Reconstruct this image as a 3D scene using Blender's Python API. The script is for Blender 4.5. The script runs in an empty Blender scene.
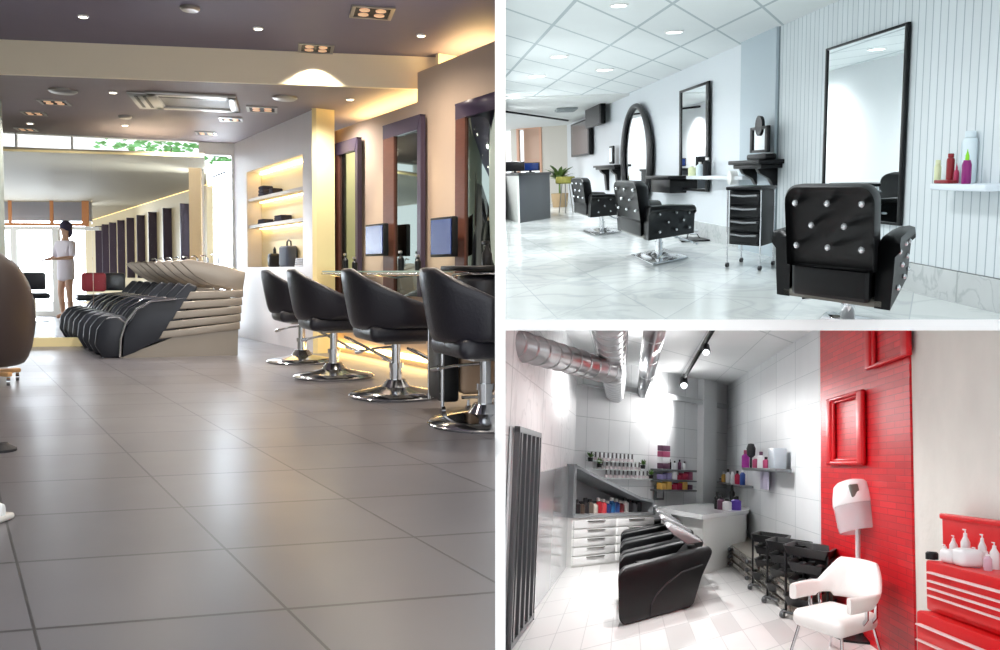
import bpy, bmesh, math, random
from mathutils import Vector, Matrix

# ---------------------------------------------------------------- camera, world, exposure
F = 900.0                                    # focal length in pixels of the 1000 px wide frame
def ray_c(px, py): return Vector(((px-500)/F, 1.0, (325-py)/F))

class Room:
    """one of the three salon rooms: a rigid frame (x right, y away, z up, floor at z = 0)"""
    def __init__(s, hx, hy, vx, H):
        h = ray_c(hx, hy)
        # the up direction: at right angles to the eye-level direction h
        V = ray_c(vx, 325); t = Vector((V.x, 1.0, 0)).normalized()
        # n = combination of Z and t that is perpendicular to h
        k = -h.z / h.dot(t)
        n = (Vector((0,0,1)) + t*k).normalized()
        fwd = Vector((0,1,0)) - n*n.y; fwd.normalize()
        right = fwd.cross(n)
        s.B = Matrix((right, fwd, n)).transposed(); s.H = H
    def ray(s, px, py): return s.B.transposed() @ ray_c(px, py)
    def floor(s, px, py, z=0.0):
        d = s.ray(px, py); t = (z - s.H)/d.z
        return Vector((d.x*t, d.y*t, z))
    def proj(s, p):
        c = s.B @ (Vector(p) - Vector((0,0,s.H)))
        return 500 + F*c.x/c.y, 325 - F*c.z/c.y
    def zat(s, p, py):                       # height above point p that shows at image row py
        lo, hi = -5.0, 12.0
        for _ in range(50):
            m = (lo+hi)/2
            if s.proj((p[0], p[1], m))[1] > py: lo = m
            else: hi = m
        return lo
    def mpp(s, p):                           # metres per pixel at point p
        return (s.B @ (Vector(p) - Vector((0,0,s.H)))).y / F

R1 = Room(300, 274, 400, 0.85)
R2 = Room(700, 167, 660, 1.08)
R3 = Room(740, 470, 790, 1.60)
B1T = R1.B.transposed().to_4x4()
for R in (R1, R2, R3):
    R.M = Matrix.Translation((0,0,R1.H)) @ B1T @ R.B.to_4x4() @ Matrix.Translation((0,0,-R.H))
C = bpy.context.scene.collection
cd = bpy.data.cameras.new('camera'); cam = bpy.data.objects.new('camera', cd); C.objects.link(cam)
cd.sensor_width = 36; cd.lens = 36*F/1000; cd.clip_start = 0.05; cd.clip_end = 300
cam.matrix_world = Matrix.Translation((0,0,R1.H)) @ B1T @ Matrix(((1,0,0,0),(0,0,-1,0),(0,1,0,0),(0,0,0,1)))
S = bpy.context.scene; S.camera = cam
S.view_settings.view_transform = 'Standard'; S.view_settings.look = 'None'
S.view_settings.exposure = 0.0; S.view_settings.gamma = 1.0; S.view_settings.use_curve_mapping = False
w = bpy.data.worlds.new('sky'); S.world = w; w.use_nodes = True
w.node_tree.nodes['Background'].inputs[0].default_value = (0.93, 0.97, 1.0, 1)
w.node_tree.nodes['Background'].inputs[1].default_value = 1.5

def link_light(R, name, loc, aim, size, power, color, sy=None, spread=None):
    ld = bpy.data.lights.new(name, 'AREA'); ld.size = size; ld.energy = power; ld.color = color
    if sy: ld.shape = 'RECTANGLE'; ld.size_y = sy
    if spread: ld.spread = spread
    o = bpy.data.objects.new(name, ld); C.objects.link(o)
    d = Vector(aim) - Vector(loc)
    o.matrix_world = R.M @ Matrix.Translation(loc) @ d.to_track_quat('-Z', 'Y').to_matrix().to_4x4()
    return o
def spot(R, name, loc, aim, power, color, angle=80, blend=.6, rad=.05):
    ld = bpy.data.lights.new(name, 'SPOT'); ld.energy = power; ld.color = color
    ld.spot_size = math.radians(angle); ld.spot_blend = blend; ld.shadow_soft_size = rad
    o = bpy.data.objects.new(name, ld); C.objects.link(o)
    d = Vector(aim) - Vector(loc)
    o.matrix_world = R.M @ Matrix.Translation(loc) @ d.to_track_quat('-Z', 'Y').to_matrix().to_4x4()
    return o
# room 1: daylight through the far windows, the ceiling spots, the coves
for x,y,sz,sy,pw in ((-12.6,18.6,8,2.0,600),(-3.75,12.6,.5,2.3,200)):
    link_light(R1,'daylight',(x,y,1.25),(x+.5,0,1.5),sz,pw,(.80,.90,1.0),sy=sy)
for x,y,pw in ((-3.2,8.6,150),(-4.8,9.6,160),(-1.8,9.2,120),(-3.7,10.4,200),(-4.4,11.2,200)):
    spot(R1,'overhead_spot',(x,y,2.56),(x,y,0),pw,(1,.95,.92),150,1,.06)
for x,y,pw in ((-2.6,6.6,120),(-1.1,7.4,230),(-.3,6.0,230),(-2.4,4.6,90),(-.4,4.2,110)):
    spot(R1,'overhead_spot',(x,y,2.88),(x,y,0),pw,(1,.87,.72),150,1,.07)
ba = R1.floor(0,73,2.6); bb = R1.floor(417,88.3,2.6)
bs = min((ba+(bb-ba)*(i/200) for i in range(201)), key=lambda v: abs(R1.proj(v)[0]-316))
spot(R1,'beam_spot',(bs.x,bs.y-.16,2.84),(bs.x,bs.y-.12,0),110,(1,.90,.70),112,.35,.02)
# room 2: its ceiling lamps; room 3: overhead spots added to brighten it
for x,y,pw in ((1.6,6.2,420),(1.2,8.8,450),(1.0,12,800),(.9,15.5,900),(.7,19,900),(.6,22,700),(.3,26,900)): spot(R2,'overhead_spot',(x,y,2.6 if y<21 else 2.25),(x,y,0),pw*.47,(.95,.98,1.0),165,1,.15)
for x,y,pw in ((1.9,7.2,24),(1.9,9.2,60),(1.9,10.6,170),(1.9,12.6,330)): spot(R3,'overhead_spot',(x,y,1.6+.142*y),(x,y,0),pw*3.5,(1,.985,.97),165,1,.15)
# the two lamps on the ceiling track of room 3 light its walls and ceiling
for (px,py),aim,pw in (((706,352),(4.2,13.5,2.4),8),((684,385),(1.8,16.5,2.2),520)):
    q_ = R3.floor(px,py,3.25)-Vector((0,0,.45)); spot(R3,'track_spot_light',q_,aim,pw*.36,(1,.99,.98),178,1,.4)


# ---------------------------------------------------------------- materials
MATS = {}
def rgb(h):
    h = h.lstrip('#'); v = [int(h[i:i+2],16)/255 for i in (0,2,4)]
    return tuple((c/12.92 if c <= .04045 else ((c+.055)/1.055)**2.4) for c in v) + (1,)
def nt(name):
    m = bpy.data.materials.new(name); m.use_nodes = True
    return m, m.node_tree.nodes, m.node_tree.links, m.node_tree.nodes['Principled BSDF']
def mat(name, col, rough=.5, metal=0, spec=.5, alpha=1, trans=0, emit=0, ecol=None, bump=0, bscale=20, vary=0, vscale=4, coat=0, stretch=None, ior=None):
    if name in MATS: return MATS[name]
    m, N, L, p = nt(name)
    c = rgb(col) if isinstance(col, str) else col
    p.inputs['Base Color'].default_value = c
    p.inputs['Roughness'].default_value = rough; p.inputs['Metallic'].default_value = metal
    p.inputs['Specular IOR Level'].default_value = spec
    p.inputs['Coat Weight'].default_value = coat
    if trans: p.inputs['Transmission Weight'].default_value = trans
    if ior: p.inputs['IOR'].default_value = ior
    if alpha < 1: p.inputs['Alpha'].default_value = alpha
    if emit:
        p.inputs['Emission Color'].default_value = rgb(ecol or col); p.inputs['Emission Strength'].default_value = emit
    if bump or vary:
        tc = N.new('ShaderNodeTexCoord'); nz = N.new('ShaderNodeTexNoise'); nz.inputs['Scale'].default_value = bscale
        nz.inputs['Detail'].default_value = 4
        src = tc.outputs['Object']
        if stretch:
            mp = N.new('ShaderNodeMapping'); mp.inputs['Scale'].default_value = stretch; L.new(src, mp.inputs[0]); src = mp.outputs[0]
        L.new(src, nz.inputs['Vector'])
        if bump:
            b = N.new('ShaderNodeBump'); b.inputs['Strength'].default_value = bump; b.inputs['Distance'].default_value = .01
            L.new(nz.outputs['Fac'], b.inputs['Height']); L.new(b.outputs[0], p.inputs['Normal'])
        if vary:
            n2 = N.new('ShaderNodeTexNoise'); n2.inputs['Scale'].default_value = vscale; n2.inputs['Detail'].default_value = 6
            L.new(src, n2.inputs['Vector'])
            mx = N.new('ShaderNodeMix'); mx.data_type = 'RGBA'
            mx.inputs[6].default_value = tuple(min(1,x*(1-vary)) for x in c[:3])+(1,)
            mx.inputs[7].default_value = tuple(min(1,x*(1+vary)) for x in c[:3])+(1,)
            L.new(n2.outputs['Fac'], mx.inputs[0]); L.new(mx.outputs[2], p.inputs['Base Color'])
    MATS[name] = m
    return m
def math_node(N, L, op, a, b=None, c=None):
    n = N.new('ShaderNodeMath'); n.operation = op
    for i, v in enumerate((a, b, c)):
        if v is None: continue
        if isinstance(v, (int, float)): n.inputs[i].default_value = v
        else: L.new(v, n.inputs[i])
    return n.outputs[0]
def grid_mat(name, col, line, g1, g2, w1, w2, rough=.3, spec=.5, vary=.1, vscale=2, cellvary=.0, o1=0, o2=0, stagger=0, bump=.3, col2=None, coat=0, veins=None, rvary=0, dark=None):
    """tiles: joints run where dot(P,g1)+o1 and dot(P,g2)+o2 are whole numbers; w = joint width in tile fractions"""
    m, N, L, p = nt(name)
    c = rgb(col); lc = rgb(line)
    tc = N.new('ShaderNodeTexCoord'); P = tc.outputs['Object']
    def dot(g, o):
        d = N.new('ShaderNodeVectorMath'); d.operation = 'DOT_PRODUCT'; L.new(P, d.inputs[0]); d.inputs[1].default_value = g
        return math_node(N, L, 'ADD', d.outputs['Value'], o)
    a = dot(g1, o1); b = dot(g2, o2)
    fa = math_node(N, L, 'FLOOR', a)
    if stagger: b = math_node(N, L, 'ADD', b, math_node(N, L, 'MULTIPLY', fa, stagger))
    fb = math_node(N, L, 'FLOOR', b)
    def edge(v, wd):
        fr = math_node(N, L, 'FRACT', v); q = math_node(N, L, 'PINGPONG', v, .5)
        return math_node(N, L, 'LESS_THAN', q, wd/2)
    e = math_node(N, L, 'MAXIMUM', edge(a, w1), edge(b, w2))
    nz = N.new('ShaderNodeTexNoise'); nz.inputs['Scale'].default_value = vscale; nz.inputs['Detail'].default_value = 7; L.new(P, nz.inputs['Vector'])
    mx = N.new('ShaderNodeMix'); mx.data_type = 'RGBA'
    mx.inputs[6].default_value = tuple(x*(1-vary) for x in c[:3])+(1,)
    mx.inputs[7].default_value = (rgb(col2) if col2 else tuple(min(1,x*(1+vary)) for x in c[:3])+(1,))
    L.new(nz.outputs['Fac'], mx.inputs[0]); colr = mx.outputs[2]
    if veins:
        n2 = N.new('ShaderNodeTexNoise'); n2.inputs['Scale'].default_value = veins[1]; n2.inputs['Detail'].default_value = 9; n2.inputs['Distortion'].default_value = 1.2
        L.new(P, n2.inputs['Vector'])
        q = math_node(N, L, 'ABSOLUTE', math_node(N, L, 'SUBTRACT', n2.outputs['Fac'], .5))
        mr = N.new('ShaderNodeMapRange'); mr.inputs[1].default_value = 0; mr.inputs[2].default_value = veins[2]; mr.inputs[3].default_value = veins[3]; mr.inputs[4].default_value = 0
        L.new(q, mr.inputs[0])
        mv = N.new('ShaderNodeMix'); mv.data_type = 'RGBA'; L.new(mr.outputs[0], mv.inputs[0]); L.new(colr, mv.inputs[6]); mv.inputs[7].default_value = rgb(veins[0]); colr = mv.outputs[2]
    if cellvary or dark:
        cmb = N.new('ShaderNodeCombineXYZ'); L.new(fa, cmb.inputs[0]); L.new(fb, cmb.inputs[1])
        wn = N.new('ShaderNodeTexWhiteNoise'); wn.noise_dimensions = '2D'; L.new(cmb.outputs[0], wn.inputs['Vector'])
        if cellvary:
            mr = N.new('ShaderNodeMapRange'); mr.inputs[3].default_value = 1-cellvary; mr.inputs[4].default_value = 1; L.new(wn.outputs['Value'], mr.inputs[0])
            hs = N.new('ShaderNodeHueSaturation'); L.new(mr.outputs[0], hs.inputs['Value']); L.new(colr, hs.inputs['Color']); colr = hs.outputs[0]
        if dark:
            q = math_node(N, L, 'LESS_THAN', wn.outputs['Value'], dark[1])
            md = N.new('ShaderNodeMix'); md.data_type = 'RGBA'; L.new(q, md.inputs[0]); L.new(colr, md.inputs[6]); md.inputs[7].default_value = rgb(dark[0]); colr = md.outputs[2]
    ml = N.new('ShaderNodeMix'); ml.data_type = 'RGBA'; L.new(e, ml.inputs[0]); L.new(colr, ml.inputs[6]); ml.inputs[7].default_value = lc
    L.new(ml.outputs[2], p.inputs['Base Color'])
    p.inputs['Roughness'].default_value = rough; p.inputs['Specular IOR Level'].default_value = spec; p.inputs['Coat Weight'].default_value = coat
    if rvary:
        n3 = N.new('ShaderNodeTexNoise'); n3.inputs['Scale'].default_value = 1.3; n3.inputs['Detail'].default_value = 5; L.new(P, n3.inputs['Vector'])
        mr = N.new('ShaderNodeMapRange'); mr.inputs[3].default_value = rough-rvary; mr.inputs[4].default_value = rough+rvary; L.new(n3.outputs['Fac'], mr.inputs[0]); L.new(mr.outputs[0], p.inputs['Roughness'])
    if bump:
        bn = N.new('ShaderNodeBump'); bn.invert = True; bn.inputs['Strength'].default_value = bump; bn.inputs['Distance'].default_value = .01
        L.new(e, bn.inputs['Height']); L.new(bn.outputs[0], p.inputs['Normal'])
    MATS[name] = m
    return m

# ---------------------------------------------------------------- mesh builder
def rotz(a): return Matrix.Rotation(a, 4, 'Z')
class MB:
    def __init__(s): s.bm = bmesh.new()
    def add(s, bm2, mx=None):
        if mx is not None: bmesh.ops.transform(bm2, matrix=mx, verts=bm2.verts)
        me = bpy.data.meshes.new('t'); bm2.to_mesh(me); bm2.free(); s.bm.from_mesh(me); bpy.data.meshes.remove(me); return s
    def box(s, c, sz, r=0, seg=2, mx=None):
        b = bmesh.new(); bmesh.ops.create_cube(b, size=1)
        bmesh.ops.scale(b, vec=sz, verts=b.verts)
        if r: bmesh.ops.bevel(b, geom=list(b.edges), offset=min(r, min(sz)*.49), segments=seg, profile=.5, affect='EDGES')
        bmesh.ops.translate(b, vec=c, verts=b.verts)
        return s.add(b, mx)
    def span(s, a, b, r=0, seg=2, mx=None):
        return s.box([(a[i]+b[i])/2 for i in range(3)], [abs(b[i]-a[i]) for i in range(3)], r, seg, mx)
    def cyl(s, p0, p1, r0, r1=None, seg=20, caps=True):
        p0, p1 = Vector(p0), Vector(p1); d = p1-p0
        if r1 is None: r1 = r0
        b = bmesh.new(); bmesh.ops.create_cone(b, cap_ends=caps, segments=seg, radius1=r0, radius2=r1, depth=d.length)
        q = d.to_track_quat('Z','Y').to_matrix().to_4x4()
        return s.add(b, Matrix.Translation((p0+p1)/2) @ q)
    def ball(s, c, r, seg=16, sc=(1,1,1)):
        b = bmesh.new(); bmesh.ops.create_uvsphere(b, u_segments=seg, v_segments=max(6,seg//2), radius=r)
        bmesh.ops.scale(b, vec=sc, verts=b.verts); bmesh.ops.translate(b, vec=c, verts=b.verts); return s.add(b)
    def lathe(s, prof, c=(0,0,0), seg=28, mx=None):
        b = bmesh.new(); rings = []
        for r, z in prof:
            rings.append([b.verts.new((max(r,1e-5)*math.cos(2*math.pi*i/seg)+c[0], max(r,1e-5)*math.sin(2*math.pi*i/seg)+c[1], z+c[2])) for i in range(seg)])
        for A, B_ in zip(rings, rings[1:]):
            for i in range(seg): b.faces.new((A[i], A[(i+1)%seg], B_[(i+1)%seg], B_[i]))
        b.faces.new(rings[0][::-1]); b.faces.new(rings[-1])
        return s.add(b, mx)
    def tube(s, pts, r, seg=10, closed=False):
        pts = [Vector(p) for p in pts]; n = len(pts); b = bmesh.new(); rings = []; up = None
        for i, p in enumerate(pts):
            if closed: t = (pts[(i+1)%n]-pts[i-1]).normalized()
            else: t = (pts[min(i+1,n-1)]-pts[max(i-1,0)]).normalized()
            if up is None:
                up = Vector((0,0,1)) if abs(t.z) < .9 else Vector((1,0,0))
            x = t.cross(up).normalized(); up = x.cross(t).normalized()
            rr = r[i] if isinstance(r, (list,tuple)) else r
            rings.append([b.verts.new(p + (x*math.cos(2*math.pi*k/seg)+up*math.sin(2*math.pi*k/seg))*rr) for k in range(seg)])
        m = n if closed else n-1
        for i in range(m):
            A, B_ = rings[i], rings[(i+1)%n]
            for k in range(seg): b.faces.new((A[k], A[(k+1)%seg], B_[(k+1)%seg], B_[k]))
        if not closed: b.faces.new(rings[0][::-1]); b.faces.new(rings[-1])
        bmesh.ops.recalc_face_normals(b, faces=b.faces)
        return s.add(b)
    def loft(s, rings, closed_ends=True, loop=False):
        b = bmesh.new(); V = [[b.verts.new(p) for p in r] for r in rings]; n = len(V[0])
        m = len(V) if loop else len(V)-1
        for i in range(m):
            A, B_ = V[i], V[(i+1)%len(V)]
            for k in range(n): b.faces.new((A[k], A[(k+1)%n], B_[(k+1)%n], B_[k]))
        if closed_ends and not loop: b.faces.new(V[0][::-1]); b.faces.new(V[-1])
        bmesh.ops.recalc_face_normals(b, faces=b.faces)
        return s.add(b)
    def prism(s, poly, v, r=0):            # polygon (3D points) pushed along vector v
        b = bmesh.new(); A = [b.verts.new(p) for p in poly]; f = b.faces.new(A)
        ex = bmesh.ops.extrude_face_region(b, geom=[f]); nv = [g for g in ex['geom'] if isinstance(g, bmesh.types.BMVert)]
        bmesh.ops.translate(b, vec=v, verts=nv)
        bmesh.ops.recalc_face_normals(b, faces=b.faces)
        if r: bmesh.ops.bevel(b, geom=list(b.edges), offset=r, segments=3, profile=.5, affect='EDGES')
        return s.add(b)
    def build(s, name, material, matrix=None, A=None, parent=None, smooth=35):
        if A is not None: bmesh.ops.transform(s.bm, matrix=A, verts=s.bm.verts)
        me = bpy.data.meshes.new(name); s.bm.to_mesh(me); s.bm.free()
        me.materials.append(material)
        if smooth:
            for p in me.polygons: p.use_smooth = True
            me.set_sharp_from_angle(angle=math.radians(smooth))
        o = bpy.data.objects.new(name, me); C.objects.link(o)
        if parent: o.parent = parent
        elif matrix is not None: o.matrix_world = matrix
        return o

def struct(R, name, mb, m, smooth=0):
    o = mb.build(name, m, R.M, smooth=smooth); o['kind'] = 'structure'; o['rm'] = RN[R]; return o
RN = {R1:1, R2:2, R3:3}
class Thing:
    """an Empty at the thing's base that parents its parts; depth = proportion of the piece along the line of sight to its room's plan"""
    def __init__(s, R, name, label, cat, p, yaw=0, group=None, depth=1, sc=1, frame=None, mesh=None):
        s.R = R; s.A = None
        p = Vector(p)
        if frame is None:
            sight = math.atan2(-p.x, p.y)
            if depth == 'plain': base = R.M @ Matrix.Translation(p) @ rotz(math.radians(yaw))
            else:
                base = R.M @ Matrix.Translation(p) @ rotz(sight)
                s.A = Matrix.Diagonal((sc, sc*depth, sc, 1)) @ rotz(math.radians(yaw))
        else:
            base = R.M @ Matrix.Translation(p) @ frame.to_4x4()
            if sc != 1: s.A = Matrix.Diagonal((sc,sc,sc,1))
        s.M = base
        s.tags = dict(label=label, category=cat); 
        if group: s.tags['group'] = group
        s.o = None
        s.name = name
        if mesh is None:
            s.o = bpy.data.objects.new(name, None); C.objects.link(s.o); s.o.matrix_world = base; s._tag(s.o)
            s.o.empty_display_size = .1
    def _tag(s, o):
        for k, v in s.tags.items(): o[k] = v
        o['rm'] = RN[s.R]
    def part(s, name, mb, m, parent=None, label=None, smooth=35):
        o = mb.build(name, m, A=s.A, parent=parent or s.o, smooth=smooth)
        if label: o['label'] = label
        o['rm'] = RN[s.R]
        return o
    def solo(s, mb, m, smooth=35):
        o = mb.build(s.name, m, s.M, A=s.A, smooth=smooth); s._tag(o); return o

class Wall:
    """vertical plane over the floor line a-b (a shows left of b); local frame: x along, y away from the eye, z up"""
    def __init__(s, R, a, b, off=0):
        s.R = R; a = Vector(a); b = Vector(b); a.z = b.z = 0
        s.x = (b-a).normalized(); s.y = Vector((0,0,1)).cross(s.x); s.a = a + s.y*off; s.len = (b-a).length
        s.F = Matrix((s.x, s.y, Vector((0,0,1)))).transposed()
    def uv(s, px, py, off=0):
        d = s.R.ray(px, py); o = Vector((0,0,s.R.H)); a = s.a + s.y*off
        t = (a-o).dot(s.y)/d.dot(s.y); p = o + d*t
        return (p-a).dot(s.x), p.z
    def P(s, u, z, off=0): return s.a + s.x*u + s.y*off + Vector((0,0,z))
    def mx(s): return Matrix.Translation(s.a) @ s.F.to_4x4()
    def rect(s, x0, y0, x1, y1, off=0):     # u0,u1,z0,z1 of a rectangle seen between image columns x0,x1; y0 (top) and y1 (bottom) at its middle
        xm = (x0+x1)/2
        return s.uv(x0,(y0+y1)/2,off)[0], s.uv(x1,(y0+y1)/2,off)[0], s.uv(xm,y1,off)[1], s.uv(xm,y0,off)[1]
    def panel(s, u0, u1, z0, z1, o0, o1, holes=()):   # wall body with rectangular openings
        us = sorted({u0,u1,*[h[0] for h in holes],*[h[1] for h in holes]}); zs = sorted({z0,z1,*[h[2] for h in holes],*[h[3] for h in holes]})
        mb = MB()
        for i in range(len(us)-1):
            for j in range(len(zs)-1):
                cu, cz = (us[i]+us[i+1])/2, (zs[j]+zs[j+1])/2
                if any(h[0]<cu<h[1] and h[2]<cz<h[3] for h in holes): continue
                mb.span((us[i],o0,zs[j]),(us[i+1],o1,zs[j+1]), mx=s.mx())
        return mb
    def thing(s, name, label, cat, u, z, off=0, group=None, mesh=None):
        return Thing(s.R, name, label, cat, s.P(u,z,off), group=group, frame=s.F, mesh=mesh)

# ================================================================ ROOM 1: dark glossy salon with a row of chairs
M_chrome = mat('chrome','#d8dadd',.12,1)
M_dchrome = mat('satin metal','#a9a6a2',.32,1)
M_glass = mat('clear glass','#ffffff',.02,0,alpha=1,trans=1,ior=1.02)
M_mirror = mat('mirror','#e8eef0',.015,1)
M_leather = mat('black leather','#171620',.36,0,.6,bump=.15,bscale=60)
M_blackp = mat('black plastic','#0e0e11',.4,0,.35)
M_rubber = mat('dark rubber','#222226',.6)
M_white = mat('white paint','#f1f1ee',.5)
M_beige1 = mat('warm beige wall','#c4ae9a',.5,0,.4,vary=.05)
M_cream = mat('cream wall','#f2dfa6',.5,0,.3)  # yellower cream: the pillar's warm lamp light is in the colour
M_wood = mat('reddish frame wood','#62392c',.4,0,.4,vary=.25,vscale=8,stretch=(1,1,12))
M_purp = mat('dark plum frame','#40354a',.35)
M_ceilA = mat('mauve ceiling','#7a7488',.6,0,.3,vary=.04)
M_ceilB = mat('taupe ceiling','#8c8285',.6,0,.3,vary=.04)
M_beam = mat('cream beam','#e8dcc4',.6)
M_cove = mat('cove lamp','#ffe3a8',.5,emit=26,ecol='#ffdb96')
M_lampw = mat('lamp glow','#ffffff',.5,emit=9,ecol='#fff3dc')
M_lampc = mat('cool lamp glow','#ffffff',.5,emit=6,ecol='#f4fbff')

vp1 = R1.ray(-58,274); vp1.z = 0; vp1.normalize()
vp2 = R1.ray(4180,274); vp2.z = 0; vp2.normalize()
# floor: long joints run to vp1, cross joints to vp2
def gvec(along, spacing):
    n = Vector((-along.y, along.x, 0)); return tuple(n/spacing)
pa = R1.floor(128.8,454.5); pb = R1.floor(245,442)
n1 = Vector((-vp1.y, vp1.x, 0)); sp1 = abs((pa-pb).dot(n1))
q1 = R1.floor(250,612); q2 = R1.floor(250,547.5); n2 = Vector((-vp2.y, vp2.x, 0)); sp2 = abs((q1-q2).dot(n2))
g1 = gvec(vp1, sp1); g2 = gvec(vp2, sp2)
M_floor1 = grid_mat('grey floor tiles','#6a676b','#39383b',g1,g2,.014,.024,rough=.31,spec=.7,vary=.16,vscale=1.6,
    o1=-pa.dot(Vector(g1)), o2=-q1.dot(Vector(g2)), cellvary=.12, bump=.8, rvary=.07)
mb = MB(); mb.span((-9,1.0,-.1),(6,30,0)); struct(R1,'floor',mb,M_floor1)

wA = Wall(R1, R1.floor(332.5,349.6), R1.floor(495,381))
wS = Wall(R1, R1.floor(236,336), R1.floor(317.5,353.5))
Z2 = 2.60; Z1 = 2.91
uk = wA.uv(417.5,100)[0]
# station wall: far half lower, near half higher, each with a cove behind its top
struct(R1,'wall_right', wA.panel(0,uk,0,2.43,0,.2), M_beige1)
struct(R1,'wall_right', wA.panel(uk,wA.len+3,0,2.70,0,.2), M_beige1)
struct(R1,'wall_right', wA.panel(-.3,wA.len+3,0,3.1,.62,.7), M_cream)
mb = MB(); mb.span((uk-.02,.2,2.3),(uk+.03,.62,2.95),mx=wA.mx()); struct(R1,'trim_1',mb,M_beam)
for a,b,z in ((.05,uk-.1,2.40),(uk+.1,wA.len+2.5,2.64)):
    mb = MB(); mb.span((a,.24,z),(b,.36,z+.03),mx=wA.mx()); 
    t = Thing(R1,'cove_light','warm strip light in the ceiling cove over the '+('far' if z<2.5 else 'near')+' end of the mirror wall','light',wA.P(0,0),frame=wA.F,mesh=1)
    o = mb.build('cove_light',M_cove,R1.M); t._tag(o)
t = Thing(R1,'toe_light','warm light strip along the foot of the beige mirror wall behind the chairs','light',wA.P(0,0),frame=wA.F,mesh=1)
mb = MB(); mb.span((.0,-.03,.05),(3.4,-.005,.10)); t.solo(mb,mat('toe lamp','#ffe3a8',.5,emit=9,ecol='#ffd98c'))
# shelf wall with a niche
nx0,nx1,nz0,nz1 = wS.rect(247,163,303,267)
struct(R1,'wall_pillar', wS.panel(wS.len-.03,wS.len+.002,0,Z2,0,.202), M_cream)
struct(R1,'wall_back', wS.panel(0,wS.len-.03,0,Z2,0,.2,[(nx0,nx1,nz0,nz1)]), mat('pale grey wall panel','#d6d3d6',.35,0,.5,vary=.03))
mb = MB(); mb.span((nx0-.02,.19,nz0-.02),(nx1+.02,.24,nz1+.02),mx=wS.mx()); struct(R1,'wall_back',mb,mat('niche back','#e3d6b0',.5))
# return between shelf wall and mirror wall: the cream pillar, its warm glow put into the colour
a = wS.P(wS.len,0); b = wA.P(0,0)
wR = Wall(R1, a, b); struct(R1,'wall_pillar', wR.panel(0,wR.len,0,Z2,0,.05), M_cream)
# beam across the ceiling, low ceiling behind it, high ceiling before it
bp = R1.floor(417,88.3,Z2); bp.z = 0; L_ = (R1.floor(0,73,Z2)-R1.floor(415,88,Z2)); L_.z = 0; L_.normalize()
zb_ = R1.floor(0,73,Z2); Z1 = R1.zat((zb_.x,zb_.y),39)
def strip(p, q, d, zz0, zz1):
    poly = [p, q, q+d, p+d]; poly = [(v.x,v.y,zz0) for v in poly]; m = MB(); m.prism(poly,(0,0,zz1-zz0)); return m
rt = -L_*.9
fa = R1.floor(238,336); fb = R1.floor(-60,340.6)
mb = MB(); mb.prism([(v.x,v.y,Z2) for v in (bp+rt+vp1*.05, bp+L_*9+vp1*.05, fb+(fb-fa)*1.2, fa+(fa-fb)*.6)],(0,0,.3)); struct(R1,'ceiling',mb,M_ceilB)
struct(R1,'trim_2', strip(bp+rt, bp+L_*9, vp1*.05, Z2-.005, Z1), M_beam)
struct(R1,'ceiling', strip(bp+rt, bp+L_*9, -vp1*7, Z1, Z1+.1), M_ceilA)
# far window wall and clerestory
fW = Wall(R1, R1.floor(-60,340.6), R1.floor(238,336))
def fz(py): return fW.uv(150,py)[1]
u1 = fW.uv(203,300)[0]; u2 = fW.uv(236,300)[0]
mb = fW.panel(-3,u1,fz(156),fz(140)+.4,0,.08,[(-2.9,fW.uv(15,150)[0],fz(153),fz(140)),(fW.uv(17,150)[0],fW.uv(71,150)[0],fz(153),fz(140)),(fW.uv(73,150)[0],u1-.03,fz(153),fz(140))])
struct(R1,'window_1',mb,M_white)
mb = fW.panel(u1,fW.len+.05,0,Z2+.05,0,.08,[(u1+.03,u2-.04,.05,fz(152))]); struct(R1,'window_2',mb,M_white)
mb = MB(); mb.span((u1+.03,.03,.05),(u2-.04,.04,fz(150)),mx=fW.mx()); struct(R1,'window_2',mb,M_glass)
mb = MB(); mb.tube([fW.P(fW.uv(213,172)[0],fz(175),-.05),fW.P(fW.uv(219,170)[0],fz(172),-.05),fW.P(fW.uv(226,168)[0],fz(169),-.05)],.012)
t=Thing(R1,'window_handle','small dark bar handle on the bright tall window','handle',fW.P(0,0),mesh=1); o=mb.build('window_handle',M_blackp,R1.M); t._tag(o)
# clear glass in place of the mirror wall
pW = Wall(R1, R1.floor(-60,347.4), R1.floor(206,345))
zt = pW.uv(100,154)[1]
for x0,x1 in ((-60,92.3),(92.7,205)):
    a,b,_,_ = pW.rect(x0,200,x1,300)
    mb = MB(); mb.span((a,0,.1),(b,.012,zt),mx=pW.mx()); struct(R1,'window_3',mb,M_glass)
mb = MB(); mb.span((-1,-.03,0),(pW.len,.06,.1),mx=pW.mx()); mb.span((-1,-.01,zt),(pW.len,.02,zt+.025),mx=pW.mx()); struct(R1,'baseboard_back',mb,M_cream)
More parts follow.
